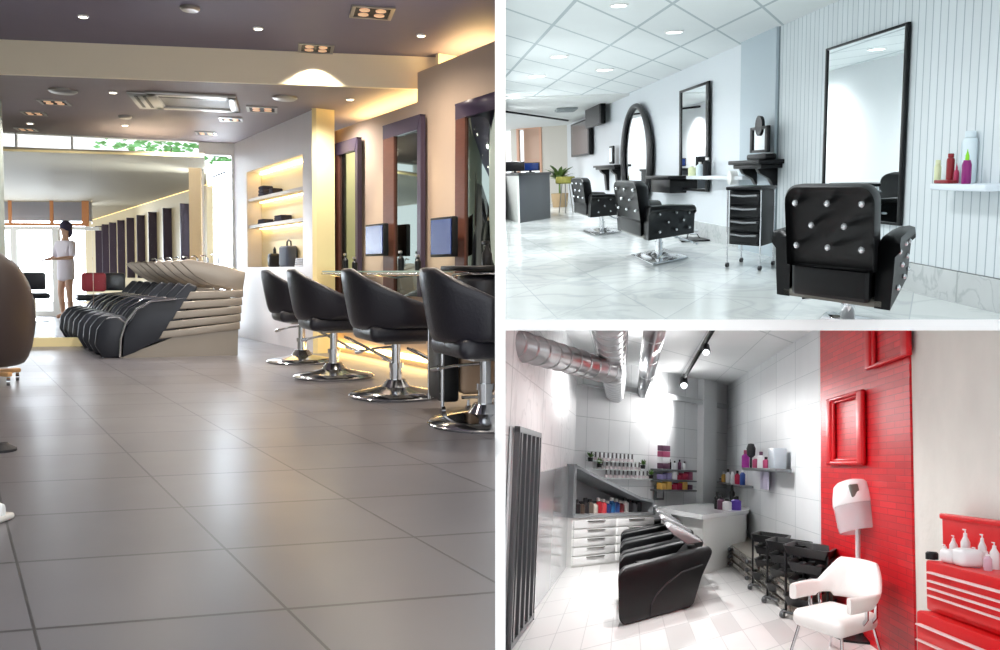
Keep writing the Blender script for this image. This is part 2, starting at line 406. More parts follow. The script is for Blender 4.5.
# room added beyond the glass in place of the mirror's reflection
d0 = R1.ray(190,274); e0 = R1.ray(100,274)
P0 = Vector((d0.x/d0.y*15,15,0)); P1 = Vector((e0.x/e0.y*22.7,22.7,0))
wD = Wall(R1, P1+(P1-P0)*.35, P0+(P0-P1)*.12)
struct(R1,'wall_beyond', wD.panel(0,wD.len,0,2.22,0,.1), mat('far beige wall','#d8c79f',.5))
mb = MB(); mb.span((0,.02,2.20),(wD.len,.08,2.30),mx=wD.mx())
o = mb.build('cove_light',mat('dim cove lamp','#ffe9a8',.5,emit=3,ecol='#ffdf90'),R1.M); t=Thing(R1,'cove_light','thin warm light line along the wall top beyond the glass partition','light',P0,mesh=1); t._tag(o)
pWn = pW.P(pW.len,0); 
pl0=pW.P(-1,0)
mb = MB(); mb.prism([(pl0.x,pl0.y+.02,zt+.02),(pWn.x,pWn.y+.02,zt+.02),(P0.x+.3,P0.y,zt+.02),(P1.x-.4,26,zt+.02),(-16,26,zt+.02)],(0,0,.03)); struct(R1,'ceiling',mb,mat('olive beige ceiling','#a59b84',.6))
cs = []
for px in (189,201):
    a = pW.uv(px,250)[0]; cs.append(a)
mb = MB(); mb.span((cs[0],.05,0),(cs[1],.17,zt-.12),mx=pW.mx()); struct(R1,'trim_4',mb,mat('ochre pillar','#d8c49c',.45))
# row of framed mirrors on the wall beyond
for i in range(9):
    px = 190 - 90*(1-(1-i/8)**1.35) if False else [190,172,157,145,134.5,125,116.5,109,102][i]
    u = wD.uv(px,240)[0]; wdt = .34
    t = wD.thing('framed_mirror', ['nearest and largest','second','third','fourth','fifth','sixth','seventh','eighth','farthest and smallest'][i]+' tall dark framed mirror in the receding row beyond the glass partition','mirror',u,.75,-.05,group='framed mirrors beyond the partition')
    mb = MB(); mb.span((-wdt,0,0),(-wdt+.09,.05,1.25)); mb.span((-.09,0,0),(0,.05,1.25)); mb.span((-wdt,0,1.16),(0,.05,1.25)); mb.span((-wdt,0,0),(0,.05,.09))
    mb.span((-.03,-.10,0),(0,0,1.25))
    t.part('frame',mb,M_purp); mb = MB(); mb.span((-wdt+.08,.02,.08),(-.08,.03,1.17)); t.part('glass',mb,M_mirror)
# far end windows
eW = Wall(R1, Vector((-16,17.5,0)), Vector((-6.0,17.5,0)))
def ez(py): return eW.uv(60,py)[1]
xs = [eW.uv(p,250)[0] for p in (-20,10.5,52,84,89)]
hol = [(xs[i]+.03,xs[i+1]-.03,ez(223),ez(198)) for i in range(3)]
struct(R1,'window_4', eW.panel(xs[0],xs[4],ez(226),ez(195),0,.03,hol), mat('orange window frame','#c8834c',.5))
struct(R1,'window_5', eW.panel(xs[0],xs[4],0,ez(226)-.01,0,.1,[(xs[0]+.1,xs[1],.1,ez(230)),(xs[1]+.12,xs[2],.1,ez(230)),(xs[2]+.12,xs[3]+.3,.1,ez(230))]), M_white)
mb = MB(); mb.span((xs[0]-1,.3,ez(220)),(xs[3],.4,ez(200)),mx=eW.mx()); struct(R1,'wall_outside',mb,mat('grey shade outside','#8d8f96',.7))

# outdoor foliage behind the far windows
random.seed(4)
def foliage(R, name, label, cat, c, sz, n, m, leaf=.16, group=None, stem=True):
    t = Thing(R,name,label,cat,c,depth='plain',group=group)
    b = bmesh.new()
    for i in range(n):
        v = Vector((random.gauss(0,.4),random.gauss(0,.4),random.gauss(0,.4)))
        p = Vector((v.x*sz[0],v.y*sz[1],sz[2]+v.z*sz[3])); 
        q = Matrix.Rotation(random.random()*6.3,3,'Z') @ Matrix.Rotation(random.random()*2.5,3,'X')
        k = leaf*(.6+random.random()*.7)
        vs = [b.verts.new(p+q@Vector(w)*k) for w in ((-.5,0,0),(0,-.28,.08),(.5,0,0),(0,.28,.08))]; b.faces.new(vs)
    mb = MB(); mb.add(b); t.part('leaves',mb,m,smooth=0)
    if stem:
        mb = MB(); mb.cyl((0,0,0),(0,0,sz[2]),leaf*.35,leaf*.18,8); t.part('trunk',mb,mat('bark','#6d5a48',.8))
    return t
M_leafA = mat('pale outdoor leaves','#8fd08a',.6,emit=0)
foliage(R1,'tree','bright leafy tree outside the tall narrow window','tree',(-4.6,16.5,0),(.9,.6,2.2,.9),420,M_leafA,.13)
foliage(R1,'tree','leafy tree whose crown shows left in the high window strip','tree',(-6.0,16.5,0),(1.6,.6,3.15,.45),260,M_leafA,.16)
foliage(R1,'tree','leafy tree whose crown shows right in the high window strip','tree',(-4.7,16.0,0),(1.0,.6,3.1,.45),220,M_leafA,.16)

# things in the shelf niche
for i,zz in enumerate((nz1-.03, wS.uv(275,194)[1]-.03, wS.uv(275,223)[1]-.03)):
    t = wS.thing('niche_light',('top','middle','lowest')[i]+' thin warm light line at the back of the wall niche','light',nx0+.05,zz,.15,mesh=1)
    mb = MB(); mb.span((0,0,0),(nx1-nx0-.1,.03,.012)); t.solo(mb,mat('niche lamp','#ffe2a0',.5,emit=14,ecol='#ffd78a'))
M_shelf = mat('grey shelf','#b9b2a8',.4)
for i,(ya,yb) in enumerate(((194,0),(223,0))):
    z = wS.uv(275,ya)[1]
    t = wS.thing('shelf',('upper','lower')[i]+' lit shelf board in the wall niche holding dark folded towels','shelf',nx0,z,0.02,mesh=1)
    mb = MB(); mb.span((0,0,-.02),(nx1-nx0,.18,.02)); t.solo(mb,M_shelf)
zt1,zt2 = wS.uv(262,197)[1], wS.uv(262,225)[1]
M_towel = mat('dark towel','#2c2a38',.9,bump=.3)
def towel(u,z,w,h,lab,cat='towel'):
    t = wS.thing('folded_towel',lab,cat,u,z,.03,group='dark towels in the niche',mesh=1); mb = MB()
    for k in range(3): mb.span((-w/2+.01*k,0,h*k/3),(w/2-.015*k,.14,h*(k+1)/3+.002),r=h/7)
    t.solo(mb,M_towel)
u = lambda px,py: wS.uv(px,py)[0]
towel(u(258,190),zt1+.02,.24,.13,'taller dark folded towel pile at the left of the upper niche shelf')
towel(u(268,190),zt1+.02,.16,.07,'small flat dark towel right on the upper niche shelf')
towel(u(258,219),zt2+.02,.26,.06,'flat dark towels at the left of the lower niche shelf')
towel(u(275,217),zt2+.02,.3,.075,'dark towels at the middle of the lower niche shelf')
def bag(pu,w,h,c,lab,name,cat):
    t = wS.thing(name,lab,cat,pu,nz0,.03)
    mb = MB(); mb.span((-w/2,0,0),(w/2,.14,h),r=.03,seg=3); t.part('body',mb,c)
    mb = MB(); mb.tube([(-w*.25,.08,h),(-w*.22,.08,h+.05),(0,.08,h+.07),(w*.22,.08,h+.05),(w*.25,.08,h)],.01); t.part('handle',mb,M_blackp)
bag(u(280,255),.3,.25,mat('slate bag','#3a4252',.6),'slate blue handled bag standing on the niche floor','bag','bag')
bag(u(266,258),.12,.17,M_blackp,'small black caddy left of the blue bag in the niche','caddy','caddy')
t = wS.thing('stacked_magazine','low grey pile of magazines right of the bag in the niche','magazines',u(296,262),nz0,.03,mesh=1); mb = MB()
for k in range(4): mb.span((-.14+.01*k,0,.025*k),(.14,.14,.025*k+.022),r=.004)
t.solo(mb,mat('paper','#b9bcc2',.6))

# framed station mirrors
def big_mirror(x0,y0,x1,y1,lab,inn=11):
    u0,u1_,z0,z1 = wA.rect(x0,y0,x1,y1,-.08)
    t = wA.thing('wall_mirror',lab,'mirror',u0,z0,-.03,group='tall mirrors of the styling stations')
    W = u1_-u0; Hh = z1-z0; f = W*.30 if x1<500 else .16; g_ = W*.085 if x1<500 else .09; ft = .13
    mb = MB(); mb.span((0,-.05,0),(f,0.0,Hh-ft)); t.part('side_frame',mb,M_wood,label='reddish wood left side of the frame')
    mb = MB(); mb.prism([(0,-.055,Hh),(W,-.055,Hh),(W-g_,-.055,Hh-ft),(f,-.055,Hh-ft),(0,-.055,Hh-ft*.1)],(0,.055,0)); mb.prism([(0,-.052,Hh-ft*.1),(f,-.052,Hh-ft),(0,-.052,Hh-ft)],(0,.05,0)); t.part('top_frame',mb,M_purp,label='plum coloured top rail')
    mb = MB(); mb.span((W-g_,-.05,0),(W,0.0,Hh-.02)); t.part('right_frame',mb,M_purp)
    mb = MB(); mb.span((f,-.03,.0),(W-g_,-.01,Hh-ft)); t.part('glass',mb,mat('grey green mirror','#a3b1ad',.03,1))  # tint stands in for a darker grey green reflection
big_mirror(331,141,357.5,300,'tall framed mirror farthest down the beige wall')
big_mirror(383,120,420.5,296,'tall framed mirror in the middle of the beige wall, between the two screens')
big_mirror(455,94,520,300,'tall framed mirror at the right edge beside the nearest chair')
# screens
M_scr = mat('screen picture','#0f2c66',.2,emit=.16,ecol='#1c46a8')
for x0,y0,x1,y1,lab in ((365,224,384,256,'small wall screen with a blue picture between the far mirrors'),(430,217,453,257,'larger wall screen with a blue picture beside the nearest mirror')):
    u0,u1_,z0,z1 = wA.rect(x0,y0,x1,y1,-.2)
    t = wA.thing('wall_screen',lab,'screen',(u0+u1_)/2,(z0+z1)/2,-.2); W=(u1_-u0)/2; Hh=(z1-z0)/2
    mb = MB(); mb.span((-W,0,-Hh),(W,.05,Hh),r=.01); t.part('casing',mb,M_blackp)
    mb = MB(); mb.span((-W*.86,-.006,-Hh*.86),(W*.86,.002,Hh*.88)); t.part('display',mb,M_scr)
    mb = MB(); mb.cyl((0,.05,0),(0,.2,0),.03); mb.box((0,.19,0),(.12,.02,.12)); t.part('wall_bracket',mb,M_dchrome)
# glass shelves of the stations, with bottles
for i,(x0,x1) in enumerate(((322,352),(368,424))):
    u0,u1_,_,_ = wA.rect(x0,260,x1,272,-.3); z = .87
    t = wA.thing('station_shelf',('narrow glass shelf under the farthest mirror','glass shelf on chrome rail under the middle mirror')[i],'shelf',u0,z,-.3)
    mb = MB(); mb.span((0,0,0),(u1_-u0,.28,.015)); t.part('glass_plate',mb,mat('greenish shelf glass','#a9c4bd',.08,0,.6,alpha=.75))
    mb = MB(); mb.cyl((0,.0,-.015),(u1_-u0,0,-.015),.012); mb.cyl((.1,.0,-.015),(.1,.3,-.06),.01); mb.cyl((u1_-u0-.1,.0,-.015),(u1_-u0-.1,.3,-.06),.01); t.part('rail',mb,M_chrome)
    for k in range(2):
        uu = u0+(u1_-u0)*(.35+.3*k)
        b = wA.thing('spray_bottle',('taller','shorter')[k]+' dark spray bottle on the '+('narrow far' if i==0 else 'longer middle')+' glass shelf','bottle',uu,z+.015,-.15)
        h=.16-.04*k; mb = MB(); mb.lathe([(.028,0),(.03,.01),(.03,h*.7),(.012,h*.85),(.012,h)],seg=14); b.part('body',mb,M_blackp)
        mb = MB(); mb.box((-.015,0,h+.012),(.06,.02,.025),r=.005); b.part('spray_head',mb,M_dchrome)
u0,u1_,_,_ = wA.rect(440,260,520,290,-.45)
t = wA.thing('styling_counter','dark styling counter with rounded front in front of the nearest mirror','counter',u0,.58,-.45)
mb = MB(); mb.span((0,0,.30),(u1_-u0,.45,.34),r=.01); t.part('top',mb,M_blackp)
mb = MB(); mb.span((.12,.05,0),(u1_-u0,.4,.30),r=.08,seg=4); t.part('drawer_body',mb,M_leather)
mb = MB(); mb.tube([(.12,.03,.02),(.1,.03,.2),(.16,.03,.27),(.4,.03,.285),(u1_-u0,.03,.285)],.012); t.part('rim',mb,M_chrome)
b = wA.thing('spray_bottle','black spray bottle on the dark counter at the right edge','bottle',wA.uv(487,250,-.25)[0],.92,-.25)
mb = MB(); mb.lathe([(.04,0),(.042,.01),(.04,.09),(.015,.14),(.015,.16)],seg=14); b.part('body',mb,M_blackp); mb = MB(); mb.box((-.02,0,.175),(.08,.025,.03),r=.006); b.part('spray_head',mb,M_blackp)

# salon chairs with wrap-around shells
def salon_chair(p,yaw,lab,sc=1,group='leather salon chairs along the mirror wall',seat=True,lev=1):
    t = Thing(R1,'salon_chair',lab,'chair',p,yaw,depth='plain',sc=1,group=group)
    t.A = Matrix.Diagonal((sc,sc,sc,1))
    rings=[]; N=40
    for i in range(N+1):
        k = i/N*2-1; ph = math.radians(k*118)
        ca = abs(k)
        rx,ry = .31,.30
        x = rx*math.sin(ph); y = -ry*math.cos(ph)
        if ca > .76: 
            e=(ca-.76)/.24; y += .10*e; x = (abs(x)+.03*e)*(1 if x>0 else -1)
        zt_ = .89-.26*max(0,min(1,(ca-.15)/.8))**1.0; zb = .475+.02*ca
        nrm = Vector((math.sin(ph),-math.cos(ph),0)); lean = .06*(1-ca)**.6
        th = .045 if ca<.97 else .025
        ring=[]
        for q in range(16):
            a_=2*math.pi*q/16; cx=math.copysign(abs(math.cos(a_))**.6,math.cos(a_)); sz_=math.copysign(abs(math.sin(a_))**.5,math.sin(a_))
            zz=(zt_+zb)/2+(zt_-zb)/2*sz_
            off = th*cx*(1-.25*(sz_+1)/2) + lean*((zz-zb)/(zt_-zb)) - .03*(1-((zz-zb)/(zt_-zb)))
            ring.append((x+nrm.x*off, y+nrm.y*off, zz))
        rings.append(ring)
    mb = MB(); mb.loft(rings); t.part('backrest',mb,M_leather,smooth=60)
    mb = MB(); mb.box((0,.02,.455),(.52,.54,.12),r=.05,seg=4); t.part('seat',mb,M_leather)
    mb = MB(); mb.box((0,.02,.385),(.3,.3,.02)); mb.cyl((0,-.22,.44),(0,-.27,.56),.02); t.part('seat_plate',mb,M_dchrome)
    mb = MB(); mb.cyl((0,0,.2),(0,0,.39),.032); mb.cyl((0,0,.03),(0,0,.22),.042); mb.cyl((0,0,.2),(0,0,.235),.05); t.part('pole',mb,M_chrome)
    mb = MB(); mb.lathe([(.32,0),(.33,.014),(.315,.028),(.21,.045),(.10,.07),(.065,.12),(.045,.12)],seg=48); t.part('base',mb,M_chrome)
    mb = MB(); mb.tube([(0,0,.35),(-.12*lev,-.1,.33),(-.36*lev,-.16,.29)],.009); mb.tube([(-.34*lev,-.155,.293),(-.42*lev,-.17,.28)],.016); t.part('lever',mb,M_chrome)
    mb = MB(); mb.tube([(-.05,.1,.33),(-.06,.42,.16),(-.06,.48,.12)],.01); mb.tube([(.05,.1,.33),(.06,.42,.16),(.06,.48,.12)],.01); mb.cyl((-.18,.48,.12),(.18,.48,.12),.014); t.part('footrest',mb,M_chrome)
    return t
yawc = -66
for px,py,lab in ((485,424,'nearest black leather salon chair, cut by the right wall'),(396,396,'black leather salon chair second from the front, under the larger screen'),
                  (334,377,'black leather salon chair third from the front, beside the farthest mirror'),(302,362,'farthest black leather salon chair, in front of the cream pillar')):
    salon_chair(R1.floor(px,py),yawc,lab)
# foreground chair at the left edge with a wooden castor base
p = R1.floor(-20,384)
t = Thing(R1,'rolling_chair','dark brown leather chair on a wooden castor base at the left edge','chair',p,25,depth='plain')
rings=[]
for i in range(25):
    k=i/24*2-1; ph=math.radians(k*100); ring=[]
    zt_=1.06-.35*abs(k)**1.6; zb=.14
    for q in range(16):
        a_=2*math.pi*q/16; cx=math.copysign(abs(math.cos(a_))**.7,math.cos(a_)); sz_=math.copysign(abs(math.sin(a_))**.6,math.sin(a_))
        zz=(zt_+zb)/2+(zt_-zb)/2*sz_; f=(zz-zb)/(zt_-zb)
        off=.06*cx+.06*math.sin(f*2.6)
        ring.append((.27*math.sin(ph)+math.sin(ph)*off,-.25*math.cos(ph)-math.cos(ph)*off,zz))
    rings.append(ring)
M_brownl = mat('brown black leather','#3b302f',.4,0,.5)
mb = MB(); mb.loft(rings); t.part('backrest',mb,M_brownl,smooth=60)
mb = MB(); mb.box((0,.05,.44),(.5,.52,.13),r=.05,seg=4); t.part('seat',mb,M_brownl)
mb = MB(); mb.cyl((0,0,.1),(0,0,.4),.035); t.part('pole',mb,M_chrome)
mb = MB()
for k in range(5):
    a_=k*2*math.pi/5+.5; mb.box((.15,0,.085),(.30,.05,.035),r=.012,mx=rotz(a_))
mb.cyl((0,0,.06),(0,0,.12),.05); t.part('star_base',mb,mat('pale wood','#c79a6a',.45,vary=.1),label='pale wooden five-armed base')
for k in range(5):
    a_=k*2*math.pi/5+.5; mb = MB(); x,y=.28*math.cos(a_),.28*math.sin(a_); mb.cyl((x-.012,y,.03),(x+.012,y,.03),.03); mb.cyl((x,y,.03),(x,y,.08),.01); t.part('castor',mb,M_chrome)
# foot plate and white shoe at the left edge
t = Thing(R1,'chair_foot','small black chair foot on the tiles at the left edge, above the white shoe','chair foot',R1.floor(3,451),mesh=1,depth='plain')
mb = MB(); mb.lathe([(.06,0),(.06,.012),(.03,.03),(.02,.04)],seg=20); mb.cyl((0,0,.02),(-.2,0,.04),.015); t.solo(mb,M_rubber)
t = Thing(R1,'shoe','white rubber shoe toe poking in at the left edge','shoe',R1.floor(-11,521),depth='plain',yaw=-12)
rings=[]
for i in range(13):
    k=i/12; w_=.048*math.sin(math.pi*min(1,k*.75+.22))**.6*(1 if k<.9 else .75); h=.05+.06*(1-k) if k>.05 else .09
    rings.append([(-.21+.27*k, w_*math.cos(a)*1.0, .012+ max(0,h*(.5+.5*math.sin(a)))) for a in [2*math.pi*q/14 for q in range(14)]])
mb = MB(); mb.loft(rings); t.part('upper',mb,M_white,smooth=70)
mb = MB(); mb.box((-.075,0,.012),(.28,.1,.024),r=.011,seg=3); t.part('sole',mb,mat('pale sole','#d8d2ca',.6))
for k in range(3): mb = MB(); mb.box((-.02-.03*k,0,.085+.008*k),(.012,.06,.012),r=.004); t.part('lace',mb,M_white)

# trolley behind the nearest chair
t = Thing(R1,'styling_trolley','black and beige chrome-edged trolley on castors behind the nearest chair','trolley',R1.floor(462,411),18,depth='plain')
mb = MB(); mb.span((-.18,-.16,.08),(-.06,.16,.56),r=.02); t.part('drawer_stack',mb,M_blackp)
mb = MB(); mb.span((-.05,-.16,.12),(.18,.16,.54),r=.04,seg=4); t.part('side_panel',mb,mat('beige panel','#b79a80',.4))
mb = MB()
for x,y in ((-.17,-.17),(.19,-.17)): mb.tube([(x,y,.06),(x,y,.56),(x,y+.34,.56),(x,y+.34,.06)],.011)
mb.tube([(-.05,-.175,.11),(.17,-.175,.11),(.185,-.175,.14),(.185,-.175,.52)],.01); t.part('frame',mb,M_chrome)
for x in (-.16,.0,.17):
    mb = MB(); mb.cyl((x-.012,-.14,.028),(x+.012,-.14,.028),.028); mb.cyl((x,-.14,.03),(x,-.14,.09),.01); t.part('castor',mb,M_chrome)

# shampoo bank: eight units side by side
bW = Wall(R1, R1.floor(118,358), R1.floor(232,355.5)); mp = R1.mpp(bW.P(.5,0))
def q(px,py,y=0): return ((px-118)*mp, y, (357-py)*mp)
M_silver = mat('silver panel','#9c9388',.35,.6,vary=.04)
M_seatl = mat('blue black leather','#1d212b',.34,0,.6)
M_bowl = mat('bowl shell','#a89e92',.28,.6)
ords = ['nearest','second','third','fourth','fifth','sixth','seventh','farthest']
for i in range(8):
    wd = .40; off = vp1*(.455*i)
    t = Thing(R1,'shampoo_unit',ords[i]+' reclining black shampoo seat with silver back in the row before the glass partition','shampoo chair',bW.P(0,0)+off,frame=bW.F,group='shampoo units in a row')
    poly=[q(104,357),q(97,344),q(99,328),q(107,318),q(119,316),q(126,322),q(123,340),q(121,357)]
    mb = MB(); mb.prism(poly,(0,wd,0),r=.02); t.part('leg_rest',mb,M_seatl)
    poly=[q(121,345),q(123,330),q(137,309),q(150,303),q(176,299),q(178,306),q(158,322),q(150,345)]
    mb = MB(); mb.prism([(a[0],a[1]+.03,a[2]) for a in poly],(0,wd-.06,0),r=.02); t.part('seat',mb,M_seatl)
    poly=[q(160,318),q(172,296),q(184,283),q(193,287),q(186,305),q(170,336),q(160,341),q(155,330)]
    mb = MB(); mb.prism([(a[0],a[1]+.02,a[2]) for a in poly],(0,wd-.04,0),r=.018); t.part('backrest',mb,M_seatl)
    for yy in ((0,) if i else (-.02,)) + (wd-.03,):
        poly=[q(122,356),q(124,332),q(136,311),q(150,302),q(163,300),q(182,298),q(186,300),q(168,338),q(150,343),q(133,352)]
        mb = MB(); mb.prism([(a[0],yy,a[2]) for a in poly],(0,.035,0),r=.006); t.part('side_cheek',mb,M_seatl)
    mb = MB(); mb.tube([(q(a,b)[0],-.035,q(a,b)[2]) for a,b in ((120,356),(121,338),(126,322),(136,309),(150,301),(172,299))],.014); t.part('chrome_arm',mb,M_chrome,label='curved chrome arm')
    # bowl wedge at the head end
    poly=[q(176,262),q(183,259),q(222,266),q(240,272),q(237,292),q(205,285),q(190,276)]
    mb = MB(); mb.prism([(a[0],a[1]+.06,a[2]) for a in poly],(0,wd-.16,0),r=.012); t.part('bowl',mb,M_bowl,label='pale metal bowl shell')
    mb = MB(); x,_,z = q(214,262); mb.cyl((x,.2,z-.02),(x,.2,z+.05),.012); mb.tube([(x,.2,z+.05),(x-.03,.2,z+.08),(x-.07,.2,z+.07)],.009); t.part('tap',mb,M_chrome)
    x0=185
    if i == 0:
        for k in range(5):
            y0=291+k*8.2; xr=237-k*.9; xl=186-k*6.5
            poly=[q(xl,y0+1+k*1.6),q(xr,y0-1),q(xr,y0+6.4),q(xl-4,y0+8.6+k*1.6)]
            mb = MB(); mb.prism([(a[0],a[1]-.03+.0*k,a[2]) for a in poly],(0,wd*.9,0),r=.006); t.part('rib',mb,M_silver,label='slanted silver rib')
        poly=[q(120,357),q(133,351),q(150,345),q(170,337),q(232,324),q(231,357)]
        mb = MB(); mb.prism([(a[0],a[1]-.01,a[2]) for a in poly],(0,wd*.9,0)); t.part('base_panel',mb,M_silver)
    else:
        poly=[q(122,357),q(150,345),q(192,288),q(237,292),q(231,357)]
        mb = MB(); mb.prism([(a[0],a[1]+.03,a[2]) for a in poly],(0,wd*.85,0)); t.part('base_panel',mb,M_silver)

# ceiling fixtures
def onceil(px,py,low): return R1.floor(px,py,Z2 if low else Z1)
ang = math.atan2(vp2.y,vp2.x)
def quad(px,py,low,w_,lab):
    p = onceil(px,py,low); m = R1.mpp(p); s_ = w_*m*.62
    t = Thing(R1,'recessed_spotlight',lab,'ceiling light',p,math.degrees(ang)+0,depth='plain',group=None)
    mb = MB()
    for a,b in (((-s_,-s_,-.012),(s_,-s_*.82,.02)),((-s_,s_*.82,-.012),(s_,s_,.02)),((-s_,-s_*.82,-.012),(-s_*.82,s_*.82,.02)),((s_*.82,-s_*.82,-.012),(s_,s_*.82,.02))): mb.span(a,b)
    t.part('frame',mb,M_dchrome)
    mb = MB(); mb.span((-s_*.82,-s_*.82,-.004),(s_*.82,s_*.82,.004)); t.part('recess',mb,mat('dark recess','#1b1718',.6))
    for dx in (-.38,.38):
        for dy in (-.38,.38):
            mb = MB(); mb.lathe([(s_*.25,0),(s_*.25,-.012),(s_*.18,-.014)],c=(dx*s_,dy*s_,0),seg=12); t.part('bulb',mb,mat('quad bulb','#d9b79a',.4,emit=.45,ecol='#ffc79a'))
for a in ((372,12,0,34,'four-bulb recessed spotlight nearest the top right of the mauve ceiling'),(316,48,0,28,'four-bulb recessed spotlight just before the cream beam'),
          (262,109,1,24,'four-bulb recessed spotlight behind the beam near the air conditioner'),(54,102,1,22,'nearest of the three square spotlights at the left of the low ceiling'),
          (34,113,1,17,'middle of the three square spotlights at the left of the low ceiling'),(26,129,1,15,'farthest of the three square spotlights at the left of the low ceiling'),
          (231,119,1,18,'square spotlight right behind the air conditioner'),(206,133,1,16,'farthest square spotlight behind the air conditioner')): quad(*a)
def downlight(R,p,r,lab,m,name='downlight',group='round downlights'):
    t = Thing(R,name,lab,'ceiling light',p,depth='plain',group=group)
    mb = MB(); mb.lathe([(r*1.25,.0),(r*1.25,-.008),(r,-.012),(r,0)],seg=24); t.part('rim',mb,M_white)
    mb = MB(); mb.lathe([(r*.98,-.002),(r*.9,-.008),(.001,-.01)],seg=24); t.part('lamp',mb,m)
for i,(px,py,low) in enumerate(((83,16,0),(258,28,0),(421,35,0),(113,92,1),(350,99,1),(30,123,1),(125,125,1))):
    lab = ['round downlight at the left of the mauve ceiling','round downlight in the middle of the mauve ceiling','round downlight beside the near cove','round downlight left of the air conditioner','round downlight beside the far cove','round downlight among the left square spotlights','small far downlight behind the ceiling speaker'][i]
    downlight(R1,onceil(px,py,low),.034,lab,M_lampw,group=None)
for i,(px,py,low,r) in enumerate(((190,7,0,.075),(63,90,1,.13),(285,97,1,.12),(125,116,1,.07))):
    t = Thing(R1,'ceiling_speaker',['small silver round ceiling speaker at the top edge','grey round ceiling speaker left behind the beam','dark round ceiling speaker right behind the beam','small pale round ceiling disc before the windows'][i],'speaker',onceil(px,py,low),depth='plain',mesh=1)
    mb = MB(); mb.lathe([(r,0),(r,-.015),(r*.8,-.03),(.001,-.032)],seg=28); t.solo(mb,M_dchrome)
# air conditioner cassette
p = onceil(195,101,1); m = R1.mpp(p)
t = Thing(R1,'ceiling_air_conditioner','long rectangular ceiling air conditioner vent behind the beam','air conditioner',p,math.degrees(ang),depth='plain')
mb = MB(); W_,D_=.42,.42
for a,b in (((-W_,-D_,-.03),(W_,-D_*.75,.01)),((-W_,D_*.75,-.03),(W_,D_,.01)),((-W_,-D_,-.03),(-W_*.8,D_,.01)),((W_*.8,-D_,-.03),(W_,D_,.01))): mb.span(a,b,r=.005)
t.part('frame',mb,M_dchrome); mb = MB(); mb.span((-W_*.8,-D_*.75,-.012),(W_*.8,D_*.75,.0)); t.part('grille',mb,mat('ac grille','#8e8a86',.5)); mb=MB(); mb.span((-W_*.75,-D_*.72,-.03),(W_*.75,-D_*.6,-.01)); t.part('air_slot',mb,M_blackp)
p = onceil(148,100,1)
t = Thing(R1,'ceiling_vent','narrow slotted ceiling vent left of the air conditioner','vent',p,math.degrees(ang),depth='plain')
mb = MB(); mb.span((-.14,-.42,-.02),(.14,.42,.0),r=.004); t.part('plate',mb,M_dchrome)
for k in range(3): mb = MB(); mb.span((-.09+.08*k,-.3,-.026),(-.06+.08*k,.3,-.018)); t.part('slot',mb,M_blackp)

